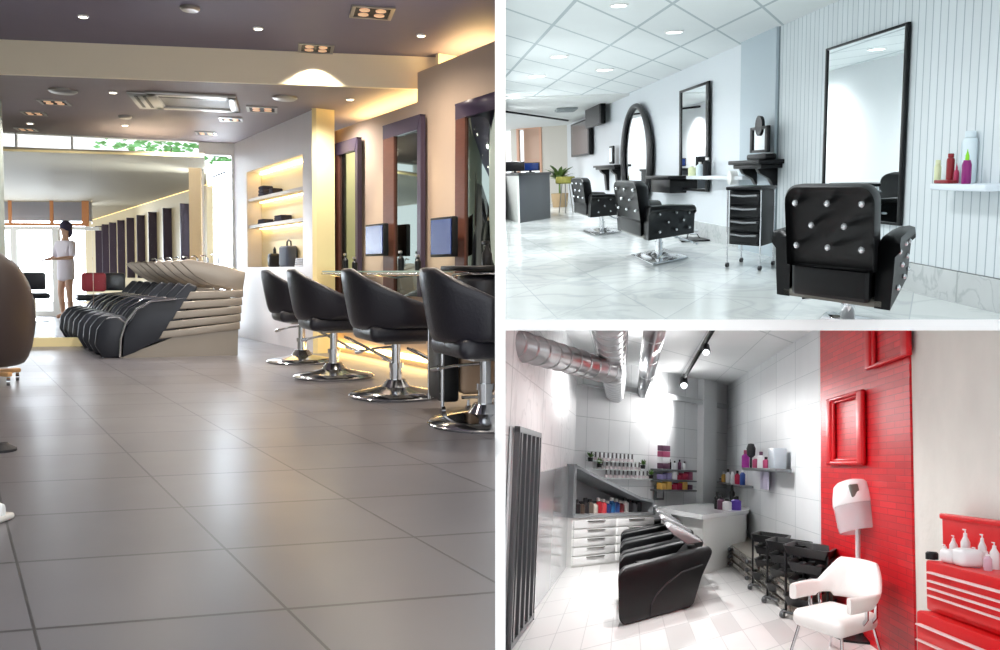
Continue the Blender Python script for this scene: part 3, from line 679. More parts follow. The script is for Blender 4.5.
# figure from the mirror's reflection, built beyond the glass
def person(R,p,yaw,lab,sc,pose,coat,hairc,trouser):
    t = Thing(R,'person',lab,'person',p,yaw,depth='plain'); t.A = Matrix.Diagonal((sc,sc,sc,1))
    def skin(chains,name,m,label=None):
        verts=[];edges=[];rad=[];idx={}
        for ch in chains:
            prev=None
            for v,r in ch:
                key=tuple(round(c,4) for c in v)
                if key not in idx: idx[key]=len(verts); verts.append(v); rad.append(r)
                if prev is not None: edges.append((prev,idx[key]))
                prev=idx[key]
        me=bpy.data.meshes.new(name); me.from_pydata([tuple(c*sc for c in v) for v in verts],edges,[]); o=bpy.data.objects.new(name,me); C.objects.link(o); o.parent=t.o; o['rm']=RN[R]
        md=o.modifiers.new('skin','SKIN'); sv=me.skin_vertices[0].data
        for i_,r in enumerate(rad): sv[i_].radius=((r[0]*sc,r[1]*sc) if isinstance(r,tuple) else (r*sc,r*sc))
        sv[0].use_root=True; md.use_smooth_shade=True
        ss=o.modifiers.new('s','SUBSURF'); ss.levels=2; ss.render_levels=2
        me.materials.append(m)
        if label: o['label']=label
    # body: one continuous surface
    pel=(0,0,.95)
    body=[[(pel,(.15,.10)),((0,0,1.12),(.13,.09)),((0,0,1.32),(.17,.10)),((0,0,1.44),(.10,.07)),((0,0,1.52),(.05,.05)),((0,.0,1.60),(.065,.08)),((0,.0,1.69),(.075,.095)),((0,0,1.76),(.05,.06))],
      [(pel,(.15,.10)),((-.09,0,.88),(.09,.09)),((-.10,.01,.5),(.06,.06)),((-.10,-.02,.1),(.04,.04)),((-.10,.12,.04),(.035,.03))],
      [(pel,(.15,.10)),((.09,0,.88),(.09,.09)),((.10,.04,.5),(.06,.06)),((.10,.0,.1),(.04,.04)),((.10,.14,.04),(.035,.03))]]
    for s_,el,ha in pose:
        sh=(s_*.19,0,1.40)
        wr=ha; 
        ch=[((0,0,1.32),(.17,.10)),(sh,.055),(el,.042),(wr,.028),((wr[0]+s_*.0,wr[1]+.05,wr[2]-.01),(.035,.018))]
        body.append(ch)
        for f in range(4): body.append([((wr[0],wr[1]+.05,wr[2]-.01),(.035,.018)),((wr[0]-.03+.02*f,wr[1]+.09,wr[2]-.015),.009),((wr[0]-.032+.021*f,wr[1]+.125-.006*abs(f-1),wr[2]-.03),.008)])
        body.append([((wr[0],wr[1]+.05,wr[2]-.01),(.035,.018)),((wr[0]-s_*.045,wr[1]+.055,wr[2]),.010),((wr[0]-s_*.06,wr[1]+.085,wr[2]-.005),.008)])
    skin(body,'body',mat('skin','#c9a088',.5))
    skin([[(pel,(.19,.14)),((0,0,.7),(.2,.15)),],[(pel,(.19,.14)),((0,0,1.15),(.16,.115)),((0,0,1.34),(.19,.12)),((0,0,1.45),(.10,.08))],
          [((0,0,1.34),(.19,.12)),((.2,0,1.40),.07),(pose[0][1] if pose[0][0]>0 else pose[1][1],.055)],[((0,0,1.34),(.19,.12)),((-.2,0,1.40),.07),(pose[0][1] if pose[0][0]<0 else pose[1][1],.055)]],'coat',coat,'pale coat')
    mb=MB(); mb.ball((0,-.02,1.72),.105,16,(1,1.05,1.05)); mb.ball((0,-.07,1.62),.08,12,(1,.8,1.4)); t.part('hair',mb,hairc)
    mb=MB(); mb.ball((0,.1,1.67),.014,8); t.part('nose',mb,MATS['skin'])
    return t
dp = R1.ray(66,274)
person(R1,(dp.x/dp.y*16.3,16.3,0),150,'person in a pale coat standing in the bright area beyond the glass partition',.98,[(1,(.27,.05,1.14),(.16,.27,1.1)),(-1,(-.27,.05,1.14),(-.16,.27,1.12))],mat('pale coat','#d9d3dc',.8),mat('dark hair','#2f2a48',.7),None)
# waiting chairs in the added room beyond the glass
for k,(px,dd) in enumerate(((33,15.5),(92,14.5),(112,15.5))):
    dp=R1.ray(px,274); t=Thing(R1,'waiting_chair',['dark waiting chair at the far left beyond the glass','dark chair with red cushion beyond the glass behind the shampoo row','dark chair beside the red cushioned one beyond the glass'][k],'chair',(dp.x/dp.y*dd,dd,0),30,depth='plain')
    mb=MB(); mb.box((0,0,.45),(.5,.5,.1),r=.04); t.part('seat',mb,M_seatl); mb=MB(); mb.box((0,-.24,.70),(.36,.09,.30),r=.04); t.part('backrest',mb,M_seatl if k!=1 else mat('red cushion','#9c2b36',.6))
    mb=MB(); mb.cyl((0,0,.03),(0,0,.42),.03); t.part('pole',mb,M_chrome); mb=MB(); mb.lathe([(.24,0),(.24,.02),(.05,.05)],seg=24); t.part('base',mb,M_chrome)

# left wall of the same room
mb = MB(); mb.span((-5.2,2.0,0),(-5.1,9.3,2.91)); struct(R1,'wall_left',mb,mat('grey green wall','#8d948a',.6))

# ================================================================ ROOM 2: white salon with crystal-studded black chairs
w2 = Wall(R2, R2.floor(560,203.4), R2.floor(1000,312))
Zc2 = R2.zat(w2.P(w2.uv(744,200)[0],0), 42)
U2 = lambda px: w2.uv(px,160)[0]
ZZ2 = lambda px,py: w2.uv(px,py)[1]
M_w2 = mat('cool white wall','#e3e9ee',.35,0,.5)
M_pil = mat('blue grey pilaster','#bccad2',.4,0,.5)
M_blk = mat('black lacquer','#0d0e11',.35,0,.25)
# wood panelling with vertical grooves
gs = w2.uv(958,160)[0]-w2.uv(950,160)[0]
M_bead = grid_mat('white grooved boards','#e2eaed','#a5b3ba',tuple(w2.x/gs),(0,0,.0001),.11,0,rough=.4,vary=.04,vscale=3,cellvary=.06,bump=.6,o2=.3)
M_marb = grid_mat('grey marble skirting','#c9cdcd','#aab0b0',tuple(w2.x/2.2),(0,0,.0001),.01,0,rough=.25,vary=.12,vscale=3,bump=.1,o2=.3,veins=('#9aa2a4',2.5,.03,.5))
struct(R2,'wall_right', w2.panel(U2(598),U2(744),0,Zc2,0,.1), M_w2)
struct(R2,'wall_right', w2.panel(0,U2(598),0,Zc2,.25,.35), M_w2)
struct(R2,'wall_right', w2.panel(U2(744),U2(779),0,Zc2,-.06,.1), M_pil)
struct(R2,'wall_right', w2.panel(U2(779),w2.len+2.5,.24,Zc2,-.02,.1), M_bead)
struct(R2,'trim_5', w2.panel(U2(779)-.02,U2(779)+.02,.24,Zc2,-.03,.0), mat('grey joint','#7f8c92',.5))
struct(R2,'baseboard_right', w2.panel(U2(598),U2(744),0,.25,-.03,.0), M_marb)
struct(R2,'baseboard_right', w2.panel(U2(779),w2.len+2.5,0,.235,-.035,.05), M_marb)
def dirv(R,px,py):
    v = R.ray(px,py); v.z = 0; return v.normalized()
dl = dirv(R2,414,167); dr = dirv(R2,935,167)
def gfrom(R, d, pts, z):       # joints run along d; one joint through each of the two points
    n = Vector((-d.y,d.x,0)); a = R.floor(*pts[0],z); b = R.floor(*pts[1],z); s_ = (b-a).dot(n); g = n/s_
    return tuple(g), -a.dot(g)
ga,oa = gfrom(R2, dl, ((576,0),(633,30)), Zc2); gb,ob = gfrom(R2, dr, ((575.9,.1),(552,24.8)), Zc2)
M_ceil2 = grid_mat('ceiling tiles white','#eef3f3','#bcc7ca',ga,gb,.045,.045,rough=.7,vary=.03,o1=oa,o2=ob,bump=.1)
cend = R2.floor(505,97,Zc2).y
mb = MB(); mb.span((-9,3,Zc2),(9,cend,Zc2+.1)); struct(R2,'ceiling',mb,M_ceil2)
mb = MB(); mb.span((-9,cend,Zc2-.04),(9,34,Zc2+.1)); struct(R2,'ceiling',mb,mat('plain white ceiling','#dfe2e0',.7))
ga,oa = gfrom(R2, dl, ((570,264),(640,264)), 0); gb,ob = gfrom(R2, dr, ((609,295),(560,281)), 0)
M_floor2 = grid_mat('white marble floor','#dfe4e2','#b9c2c2',ga,gb,.012,.012,rough=.16,spec=.5,vary=.07,vscale=1.1,o1=oa,o2=ob,cellvary=.16,bump=.08,veins=('#a9b4b6',1.1,.06,.4),rvary=.05)
mb = MB(); mb.span((-9,3,-.1),(9,34,0)); struct(R2,'floor',mb,M_floor2)
# far end
f2 = Wall(R2, R2.floor(480,203), R2.floor(600,203.5)); fu = lambda px: f2.uv(px,150)[0]; fz2 = lambda py: f2.uv(530,py)[1]
struct(R2,'wall_far', f2.panel(-3,f2.len+2,0,Zc2,0,.1,[(fu(504),fu(511),fz2(196),fz2(122)),(fu(518.5),fu(541),fz2(196),fz2(122))]), mat('far cream wall','#d9d5cc',.6))
struct(R2,'window_6', f2.panel(fu(517.5),fu(542),fz2(196),fz2(121),-.04,.0,[(fu(519.5),fu(540),fz2(195),fz2(129))]), mat('salmon window frame','#e0b196',.5))
mb = MB(); mb.span((fu(518),.3,fz2(170)),(fu(541),.4,fz2(126)),mx=f2.mx()); mb.span((fu(526),.25,fz2(160)),(fu(536),.3,fz2(135)),mx=f2.mx()); struct(R2,'wall_outside',mb,mat('pale facade outside','#d8b8a4',.6))
so = R2.floor(505,111,Zc2-.12)
t = Thing(R2,'ceiling_track','long thin dark track along the far edge of the ceiling','ceiling track',so,depth='plain',mesh=1)
a = R2.floor(480,108,Zc2-.12)-so; b = R2.floor(568,120.5,Zc2-.12)-so
mb = MB(); mb.cyl(a,b,.025,seg=6); t.solo(mb,M_blk)
p = R2.floor(566,109,Zc2-.05)
t = Thing(R2,'ceiling_grille','small grey ventilation grille in the ceiling above the black wall box','grille',p,depth='plain',mesh=1)
mb = MB(); mb.box((0,0,-.02),(.5,.9,.04)); [mb.box((0,-.36+.12*k,-.045),(.42,.05,.02)) for k in range(7)]; t.solo(mb,mat('grille grey','#8e9698',.5))
for i,(px,py,lab) in enumerate(((619,4.7,'bright round downlight at the top edge of the white tiled ceiling'),(674,31.4,'bright downlight nearest the white wall, above the tall rectangular mirror'),(559,56,'downlight left of centre in the tiled ceiling'),(604.6,69.3,'downlight above the oval mirror in the tiled ceiling'),(536.6,75.9,'downlight further left in the tiled ceiling'),(512,97,'farthest downlight at the left edge of the white ceiling'))):
    p = R2.floor(px,py,Zc2 - (.05 if i==5 else 0)); r = R2.mpp(p)*8
    t = Thing(R2,'downlight',lab,'ceiling light',p,depth='plain')
    mb = MB(); mb.lathe([(r*1.2,0),(r*1.2,-.01),(r,-.015),(r,0)],seg=28); t.part('rim',mb,M_white)
    mb = MB(); mb.lathe([(r*.98,-.002),(r*.9,-.01),(.001,-.012)],seg=28); t.part('lamp',mb,M_lampc)
# mirrors
def frame_rect(t, W, Hh, f, d, m, g=M_mirror):
    mb = MB()
    for a,b in (((0,-d,0),(f,0,Hh)),((W-f,-d,0),(W,0,Hh)),((0,-d,Hh-f*1.0),(W,0,Hh)),((0,-d,0),(W,0,f))): mb.span(a,b,r=.006)
    t.part('frame',mb,m); mb = MB(); mb.span((f*.8,-d*.4,f*.5),(W-f*.8,-d*.3,Hh-f*.5)); t.part('glass',mb,g)
def quadmirror(px0,px1,top0,top1,bot0,bot1,fpx,lab):
    u0,u1_ = U2(px0),U2(px1); z1 = (ZZ2(px0,top0)+ZZ2(px1,top1))/2; z0 = (ZZ2(px0,bot0)+ZZ2(px1,bot1))/2
    t = w2.thing('wall_mirror',lab,'mirror',u0,z0,-.03)
    W=u1_-u0; Hh=z1-z0; fh = Hh*fpx/((bot0-top0+bot1-top1)/2); fw = W*fpx/(px1-px0)
    mb = MB()
    for a,b in (((0,-.03,0),(fw,0,Hh)),((W-fw,-.03,0),(W,0,Hh)),((0,-.03,Hh-fh),(W,0,Hh)),((0,-.03,0),(W,0,fh))): mb.span(a,b,r=.005)
    t.part('frame',mb,M_blk); mb = MB(); mb.span((fw*.8,-.02,fh*.6),(W-fw*.8,-.01,Hh-fh*.6)); t.part('glass',mb,M_mirror)
quadmirror(828,909,48.5,25,228,213,2.6,'large black framed mirror on the grooved white boards')
quadmirror(682.5,712,90,82,189,193,2.6,'tall narrow black framed mirror beside the oval mirror')
u0,u1_=U2(625),U2(656.5); z0,z1=ZZ2(640,212),ZZ2(640,103)
t = w2.thing('oval_mirror','arched oval mirror in a thick black frame','mirror',(u0+u1_)/2,0,-.03); cz=(z0+z1)/2; rx=(u1_-u0)/2; rz=(z1-z0)/2
rings=[]
for k in range(48):
    a=2*math.pi*k/48; ring=[]
    for q_ in range(8):
        b=2*math.pi*q_/8; rr=1-.09+.09*math.cos(b); ring.append(((rx-.0)*math.cos(a)*(1-.13+.13*math.cos(b)), -.05+.05*math.sin(b), cz+rz*math.sin(a)*(1-.045+.045*math.cos(b))))
    rings.append(ring)
mb = MB(); mb.loft(rings,loop=True); t.part('frame',mb,M_blk,smooth=60)
mb = MB(); mb.prism([(rx*.84*math.cos(2*math.pi*k/48),-.03,cz+rz*.95*math.sin(2*math.pi*k/48)) for k in range(48)],(0,.02,0)); t.part('glass',mb,M_mirror)
# bracket shelves
def bracket_shelf(px0,px1,py,lab,dd=.32):
    off=-dd
    u0,u1_=w2.uv(px0,py,off)[0],w2.uv(px1,py,off*.3)[0]; z=w2.uv((px0+px1)/2,py,off)[1]; W=u1_-u0; h=w2.R.mpp(w2.P(u0,1))*24
    t=w2.thing('bracket_shelf',lab,'shelf',u0,z,0)
    mb=MB(); mb.span((0,-dd,-.05),(W,0,0),r=.01); mb.span((.05*W,-dd*.85,-.10),(W*.95,0,-.05),r=.01); t.part('board',mb,M_blk)
    for k in (.2,.72):
        mb=MB(); x=W*k; mb.prism([(x,0,-.10),(x,-dd*.8,-.10),(x,-dd*.7,-.16),(x,-dd*.35,-.22),(x,-dd*.2,-h),(x,0,-h)],(W*.1,0,0),r=.008); t.part('bracket',mb,M_blk)
    return z,u0,u1_
zb,ub0,ub1=bracket_shelf(728,778,160,'black bracket shelf holding the small tabletop mirror')
bracket_shelf(593,622,165,'small black bracket shelf left of the oval mirror',.25)
u0=w2.uv(748,150,-.2)[0]; u1_=w2.uv(763,150,-.2)[0]
t=w2.thing('tabletop_mirror','small black tabletop mirror with a crest, leaning on the bracket shelf','mirror',u0,zb,-.2)
W=(u1_-u0)*1.25; Hh=R2.mpp(w2.P(u0,1))*35
mb=MB(); mb.span((0,-.02,0),(W,.12,Hh*.16),r=.02); t.part('base',mb,M_blk)
mb=MB(); f=W*.14
for a,b in (((W*.08,0,Hh*.2),(W*.08+f,.04,Hh*.9)),((W-f,0,Hh*.2),(W,.04,Hh*.9)),((W*.08,0,Hh*.82),(W,.04,Hh*.9)),((W*.08,0,Hh*.2),(W,.04,Hh*.27))): mb.span(a,b,r=.008)
mb.lathe([(.001,-.02),(W*.17,-.02),(W*.18,.02),(.001,.02)],seg=20,mx=Matrix.Translation((W*.54,.02,Hh*.92)) @ Matrix.Rotation(math.pi/2,4,'X')); mb.cyl((W*.5,.05,Hh*.7),(W*.5,.2,0),.015); t.part('frame',mb,M_blk)
mb=MB(); mb.span((W*.15,.015,Hh*.25),(W*.95,.02,Hh*.85)); t.part('glass',mb,M_mirror)
u0=w2.uv(609,150,-.15)[0]
t=w2.thing('tabletop_mirror','narrow dark tabletop mirror on the small bracket shelf at the far left','mirror',u0,w2.uv(607,165,-.25)[1],-.15)
mb=MB(); mb.span((0,0,.02),(.45,.05,.42),r=.02); t.part('frame',mb,M_blk); mb=MB(); mb.span((.08,-.01,.07),(.37,.0,.37)); t.part('glass',mb,M_mirror)
# white floating shelf and bottles
off=-.22
u0,u1_=w2.uv(929.5,187,off)[0],w2.uv(985,187,off)[0]; z0,z1=w2.uv(957,191,off)[1],w2.uv(957,184,off)[1]
t=w2.thing('floating_shelf','white floating shelf on the grooved boards holding the bottles','shelf',u0,z0,0,mesh=1)
mb=MB(); mb.span((0,off,0),(u1_-u0,0,z1-z0),r=.01); t.solo(mb,mat('cool white shelf','#e6f0f8',.3))
def rb(px0,px1,top,base,c,name,lab,cap=None,capc=None,off=-.11,shape='b',cat='bottle'):
    a,b=w2.uv(px0,base,off)[0],w2.uv(px1,base,off)[0]; zt=w2.uv((px0+px1)/2,top,off)[1]; zb_=z1; h=zt-zb_; r=R2.mpp(w2.P(a,1,off))*(px1-px0)/2
    t=w2.thing(name,lab,cat,(a+b)/2,zb_,off); ch=h*(cap or .15)
    mb=MB()
    if shape=='b': mb.lathe([(r*.9,0),(r,.004),(r,h-ch-.02),(r*.85,h-ch-.005),(r*.5,h-ch)],seg=24)
    elif shape=='taper': mb.lathe([(r*.9,0),(r,.01),(r,(h-ch)*.8),(r*.7,h-ch),(.001,h-ch)],seg=24)
    t.part('body',mb,c)
    mb=MB()
    if shape=='b': mb.lathe([(r*.75,h-ch),(r*.75,h-.004),(r*.6,h)],seg=20)
    else: mb.lathe([(r*.45,h-ch),(r*.4,h-ch*.6),(r*.12,h-ch*.2),(.001,h)],seg=16)
    t.part('cap',mb,capc or c)
    return t
M_red=mat('dark red plastic','#8e1220',.3); M_mag=mat('magenta plastic','#8c1570',.3); M_lime=mat('lime cap','#8fe02a',.4); M_whp=mat('pale blue white plastic','#dfeef4',.35); M_crm=mat('cream plastic','#e6ecc0',.35)
rb(934,940.5,160,181,M_crm,'lotion_bottle','small cream coloured bottle at the left end of the white floating shelf',.2)
rb(961.5,975,131,182,M_whp,'hairspray_can','tallest white hairspray can on the white floating shelf',.12,off=-.07)
rb(957,963,141,182,M_whp,'spray_bottle','slim white bottle behind the magenta one on the floating shelf',.3,off=-.06,shape='taper')
rb(946,953.5,153.5,181,M_red,'shampoo_bottle','dark red bottle with a rounded cap on the white floating shelf',.14)
rb(953.5,958.5,163,182,mat('pink red plastic','#b8305a',.3),'pump_bottle','short pinkish red bottle between the dark red and the magenta bottles',.35,shape='taper')
rb(961.5,970.5,149,183,M_mag,'applicator_bottle','magenta applicator bottle with a lime green nozzle',.32,M_lime,off=-.17,shape='taper')
a_,b_=w2.uv(936,181,-.19)[0],w2.uv(950,181,-.19)[0]
t=w2.thing('comb_box','flat red box lying at the front of the white floating shelf','box',a_,z1,-.21,mesh=1); mb=MB(); mb.span((0,0,0),(b_-a_,.08,R2.mpp(w2.P(a_,1))*3.5),r=.008); t.solo(mb,M_red)
# television and wall box at the far left
def wallbox(px0,px1,y0,y1,off,name,lab,cat,m,m2):
    a,b=w2.uv(px0,150,off)[0],w2.uv(px1,150,off)[0]; z0_,z1_=w2.uv((px0+px1)/2,y1,off)[1],w2.uv((px0+px1)/2,y0,off)[1]
    t=w2.thing(name,lab,cat,a,z0_,off); mb=MB(); mb.span((0,0,0),(b-a,.12,z1_-z0_),r=.02); t.part('casing',mb,m); mb=MB(); mb.span(((b-a)*.05,-.006,(z1_-z0_)*.05),((b-a)*.95,.0,(z1_-z0_)*.95)); t.part('screen',mb,m2)
    mb=MB(); mb.span(((b-a)*.4,.1,(z1_-z0_)*.4),((b-a)*.6,-off+.26,(z1_-z0_)*.6)); t.part('bracket',mb,M_blk)
wallbox(571,589,121,156,.1,'television','large dark television with a purplish sheen on the far left wall','television',M_blk,mat('purple sheen screen','#2a2230',.2,0,.7))  # the sheen is painted as a purplish screen colour
wallbox(585.5,601,106,126,-.25,'wall_monitor','small black box monitor fixed high beside the oval mirror wall','monitor',M_blk,M_blackp)
# reception desk
Cc=R2.floor(520,223); Rr=R2.floor(550.5,218); Ll=R2.floor(498,215)
zt_=R2.zat(Cc,173)
t=Thing(R2,'reception_desk','dark grey fronted reception desk with a white side at the left edge','desk',Cc,depth='plain')
e1=Rr-Cc; e2=Ll-Cc
mb=MB(); mb.prism([(0,0,0),tuple(e1),tuple(e1+e2*.9),tuple(e2*.9)],(0,0,zt_-.06)); t.part('body',mb,mat('dark slate laminate','#2c3238',.4))
nn=Vector((e2.y,-e2.x,0)).normalized()*.03
if nn.dot(Cc)>0: nn=-nn
mb=MB(); mb.prism([tuple(nn),tuple(e2*.9+nn),tuple(e2*.9),(0,0,0)],(0,0,zt_-.06)); t.part('side_panel',mb,mat('white laminate','#eef0ec',.3),label='white left side panel')
mb=MB(); mb.prism([tuple(-e1*.03-e2*.02+Vector((0,0,zt_-.06))),tuple(e1*1.03-e2*.02+Vector((0,0,zt_-.06))),tuple(e1*1.03+e2*.92+Vector((0,0,zt_-.06))),tuple(e2*.92-e1*.03+Vector((0,0,zt_-.06)))],(0,0,.06)); t.part('top',mb,M_blk)
dk=Cc+e1*.15+e2*.35
for fr,w_,h,c,lab,nm in ((.12,.34,.22,M_blackp,'black back of the till monitor on the reception desk','desk_monitor'),(.62,.36,.2,M_scr,'blue lit screen on the reception desk beside the black monitor','desk_screen')):
    p=Cc+e1*fr+e2*.3; p.z=zt_
    t=Thing(R2,nm,lab,'screen',p,depth='plain',yaw=-8)
    mb=MB(); mb.span((-w_/2-.05,0,.04),(w_/2+.05,.05,.04+h),r=.01); t.part('casing',mb,M_blackp)
    if nm=='desk_screen': mb=MB(); mb.span((-w_/2-.02,-.01,.06),(w_/2+.02,0,.02+h)); t.part('display',mb,M_scr)
    mb=MB(); mb.cyl((0,.03,0),(0,.03,.06),.03); mb.box((0,.03,.008),(.2,.16,.016)); t.part('stand',mb,M_blackp)
# plant, stool
p=R2.floor(560,207)
t=Thing(R2,'potted_plant','leafy green potted plant between the reception desk and the far chair','plant',p,depth='plain')
k=R2.mpp(p)/.031
mb=MB(); mb.lathe([(.22*k,0),(.26*k,.3*k),(.27*k,.42*k),(.24*k,.42*k),(.22*k,.36*k)],seg=24); t.part('pot',mb,mat('wicker pot','#a58d6c',.8,bump=.4))
random.seed(2); b=bmesh.new()
for i in range(44):
    a=random.random()*6.28; L_=(.45+random.random()*.35)*k; el=.5+random.random()*.9; base=Vector((0,0,.5*k)); prev=None
    for j in range(6):
        s_=j/5; pt=base+Vector((math.cos(a)*L_*s_*math.cos(el*(1-.3*s_)),math.sin(a)*L_*s_*math.cos(el*(1-.3*s_)),.3*k+L_*(math.sin(el)*s_-.35*s_*s_)))
        wv=Vector((-math.sin(a),math.cos(a),0))*.07*k*math.sin(math.pi*(s_*.85+.12)); cur=(b.verts.new(pt-wv),b.verts.new(pt+wv))
        if prev: b.faces.new((prev[0],prev[1],cur[1],cur[0]))
        prev=cur
mb=MB(); mb.add(b); mb.cyl((0,0,.35*k),(0,0,.85*k),.03*k,seg=8); t.part('leaves',mb,mat('plant green','#55702f',.5,vary=.3,vscale=9))
p=R2.floor(566,213)
t=Thing(R2,'side_table','olive yellow round-topped low stool in front of the potted plant','stool',p,depth='plain'); k=R2.mpp(p)
mb=MB(); mb.lathe([(9*k,29*k),(10*k,30*k),(10*k,34*k),(9*k,36*k)],seg=28); t.part('seat',mb,mat('olive cushion','#8d8a3d',.7))
for q_ in range(3):
    a=q_*2.1+.4; mb=MB(); mb.cyl((4*k*math.cos(a),4*k*math.sin(a),29*k),(8*k*math.cos(a),8*k*math.sin(a),0),.5*k,seg=8); t.part('leg',mb,M_dchrome)

# crystal chairs
M_tuft=mat('black tufted vinyl','#08090a',.42,0,.18); M_stud=mat('crystal stud','#eef3f6',.1,.6,.9)
DEP=3.0
def crystal_chair(p,yaw,lab,sc=1,depth=DEP,zs=1):
    t=Thing(R2,'crystal_chair',lab,'chair',p,yaw,depth=depth,sc=sc,group='black salon chairs with crystal studs')
    t.A = Matrix.Diagonal((1,1,zs,1)) @ t.A
    def rpan(w_,h,r,n=8):      # rounded panel outline in x,z
        out=[]
        for cx,cz,a0 in ((w_/2-r,h-r,0),(-w_/2+r,h-r,90)):
            for i in range(n+1):
                a=math.radians(a0+90*i/n); out.append((cx+r*math.cos(a),cz+r*math.sin(a)))
        return out+[(-w_/2,0),(w_/2,0)]
    mb=MB(); pts=rpan(.56,.46,.09); L_=[]
    for y,k in ((-.40,.90),(-.42,.97),(-.40,1),(-.31,1),(-.28,.97),(-.27,.9)):
        L_.append([(x*k,y-.10*(z/.46)**1.0*.6,.54+z*(k if z>.2 else 1)) for x,z in pts])
    mb.loft(L_); t.part('backrest',mb,M_tuft,smooth=50)
    for x,z in ((-.20,.36),(.0,.36),(.20,.36),(-.10,.24),(.10,.24),(-.20,.12),(0,.12),(.20,.12)):
        y=-.425-.06*(z/.46)
        mb=MB(); mb.ball((x,y,.54+z),.019,10); t.part('stud',mb,M_stud)
    mb=MB(); mb.box((0,-.36,.46),(.50,.10,.20),r=.03); t.part('lower_back_panel',mb,M_tuft)
    for s_ in (-1,1):
        # arm: side panel whose top rolls outward, sloping gently to the front
        rings=[]
        for y,tp in ((-.38,.70),(-.36,.73),(-.1,.72),(.22,.69),(.24,.66)):
            rings.append([(s_*a,y,z) for a,z in ((.27,.34),(.36,.34),(.37,.5),(.375,tp-.08),(.405,tp-.05),(.40,tp-.01),(.36,tp),(.30,tp-.01),(.275,tp-.05),(.27,.5))])
        mb=MB(); mb.loft(rings); t.part('armrest',mb,M_tuft,smooth=50)
        for y,z in ((-.24,.62),(-.02,.62),(.16,.6),(-.13,.52),(.08,.52),(-.24,.42),(-.02,.42),(.16,.42)):
            mb=MB(); mb.ball((s_*.375,y,z),.017,8); t.part('stud',mb,M_stud)
    mb=MB(); mb.box((0,-.02,.46),(.54,.56,.14),r=.045,seg=4); t.part('seat',mb,M_tuft)
    mb=MB(); mb.box((0,-.07,.365),(.64,.62,.05),r=.01); t.part('seat_frame',mb,mat('dark champagne metal','#6b6a62',.35,.6))
    mb=MB(); mb.cyl((0,0,.03),(0,0,.2),.05); mb.cyl((0,0,.18),(0,0,.36),.035); mb.box((0,0,.33),(.24,.2,.03)); t.part('pole',mb,M_chrome)
    mb=MB(); mb.box((0,0,.012),(.5,.5,.022),r=.006); mb.loft([[(.12,.12,.022),(-.12,.12,.022),(-.12,-.12,.022),(.12,-.12,.022)],[(.05,.05,.07),(-.05,.05,.07),(-.05,-.05,.07),(.05,-.05,.07)]]); t.part('base_plate',mb,M_chrome)
    mb=MB(); mb.tube([(-.06,.1,.3),(-.12,.3,.2),(-.12,.44,.14)],.012); mb.tube([(.06,.1,.3),(.12,.3,.2),(.12,.44,.14)],.012); mb.cyl((-.18,.44,.14),(.18,.44,.14),.014); mb.cyl((-.17,.36,.18),(.17,.36,.18),.01); t.part('footrest',mb,M_chrome)
    mb=MB(); mb.tube([(0,-.04,.3),(-.15,-.12,.27),(-.28,-.16,.25)],.01); t.part('pump_lever',mb,M_chrome)
    return t
crystal_chair(R2.floor(847,333),-17,'nearest black chair with crystal studs, seen from behind at the large mirror',.86,2.9,1.13)
crystal_chair(R2.floor(659,257),-56,'middle black crystal-studded chair in front of the oval mirror',1,DEP,.95)
crystal_chair(R2.floor(602,231.5),-64,'farthest black crystal-studded chair, beside the olive stool',1,DEP,.96)
# footrest on the floor, black counter under the oval mirror
p=R2.floor(694,240)
t=Thing(R2,'floor_footrest','flat dark floor plate with a small chrome footrest under the narrow mirror','footrest',p,10,depth=2.3)
mb=MB(); mb.box((0,0,.012),(.42,.3,.022),r=.006); t.part('plate',mb,M_blk); mb=MB(); mb.tube([(-.1,.05,.02),(-.08,0,.14),(.06,0,.14)],.014); mb.tube([(.1,.05,.02),(.04,-.02,.1),(-.06,-.02,.1)],.014); t.part('foot_bars',mb,M_chrome)
off=-.35
def wcounter(px0,px1,y,h,lab,name,cat,m,off=-.35):
    a,b=w2.uv(px0,y,off)[0],w2.uv(px1,y,off)[0]; z=w2.uv((px0+px1)/2,y,off)[1]
    t=w2.thing(name,lab,cat,a,z-h,0); mb=MB(); mb.span((0,off,h-.05),(b-a,0,h),r=.01); t.part('top',mb,m)
    mb=MB(); mb.span(((b-a)*.1,off*.8,0),((b-a)*.9,0,h-.05),r=.02); t.part('drawer',mb,m); return a,b,z
wcounter(645,668,176,.28,'black wall counter between the oval mirror and the narrow mirror','wall_counter','counter',M_blk)
a,b,z=wcounter(686,742,176,.05,'pale thin wall ledge reaching from the narrow mirror to the trolley','wall_ledge','shelf',M_w2,-.2)
for i,(px,h,c,lab) in enumerate(((692,.16,M_crm,'cream bottle standing on the ledge at the narrow mirror'),(700,.2,M_whp,'white bottle standing on the ledge at the narrow mirror'),(707,.26,M_blk,'black bottle standing on the ledge at the narrow mirror'))):
    t=w2.thing('styling_bottle',lab,'bottle',w2.uv(px,176,-.12)[0],z,-.12); r=.06; mb=MB(); mb.lathe([(r,0),(r,h*.7),(r*.5,h*.85)],seg=16); t.part('body',mb,c); mb=MB(); mb.lathe([(r*.4,h*.8),(r*.4,h),(r*.2,h)],seg=12); t.part('cap',mb,M_white)
t=w2.thing('wall_socket_roll','small white round tissue roll beside the trolley top','roll',w2.uv(736,181,-.15)[0],z-.02,-.15,mesh=1)
mb=MB(); mb.lathe([(.03,.0),(.09,.0),(.09,.09),(.03,.09)],seg=24,mx=Matrix.Rotation(math.pi/2,4,'X')); t.solo(mb,M_white)
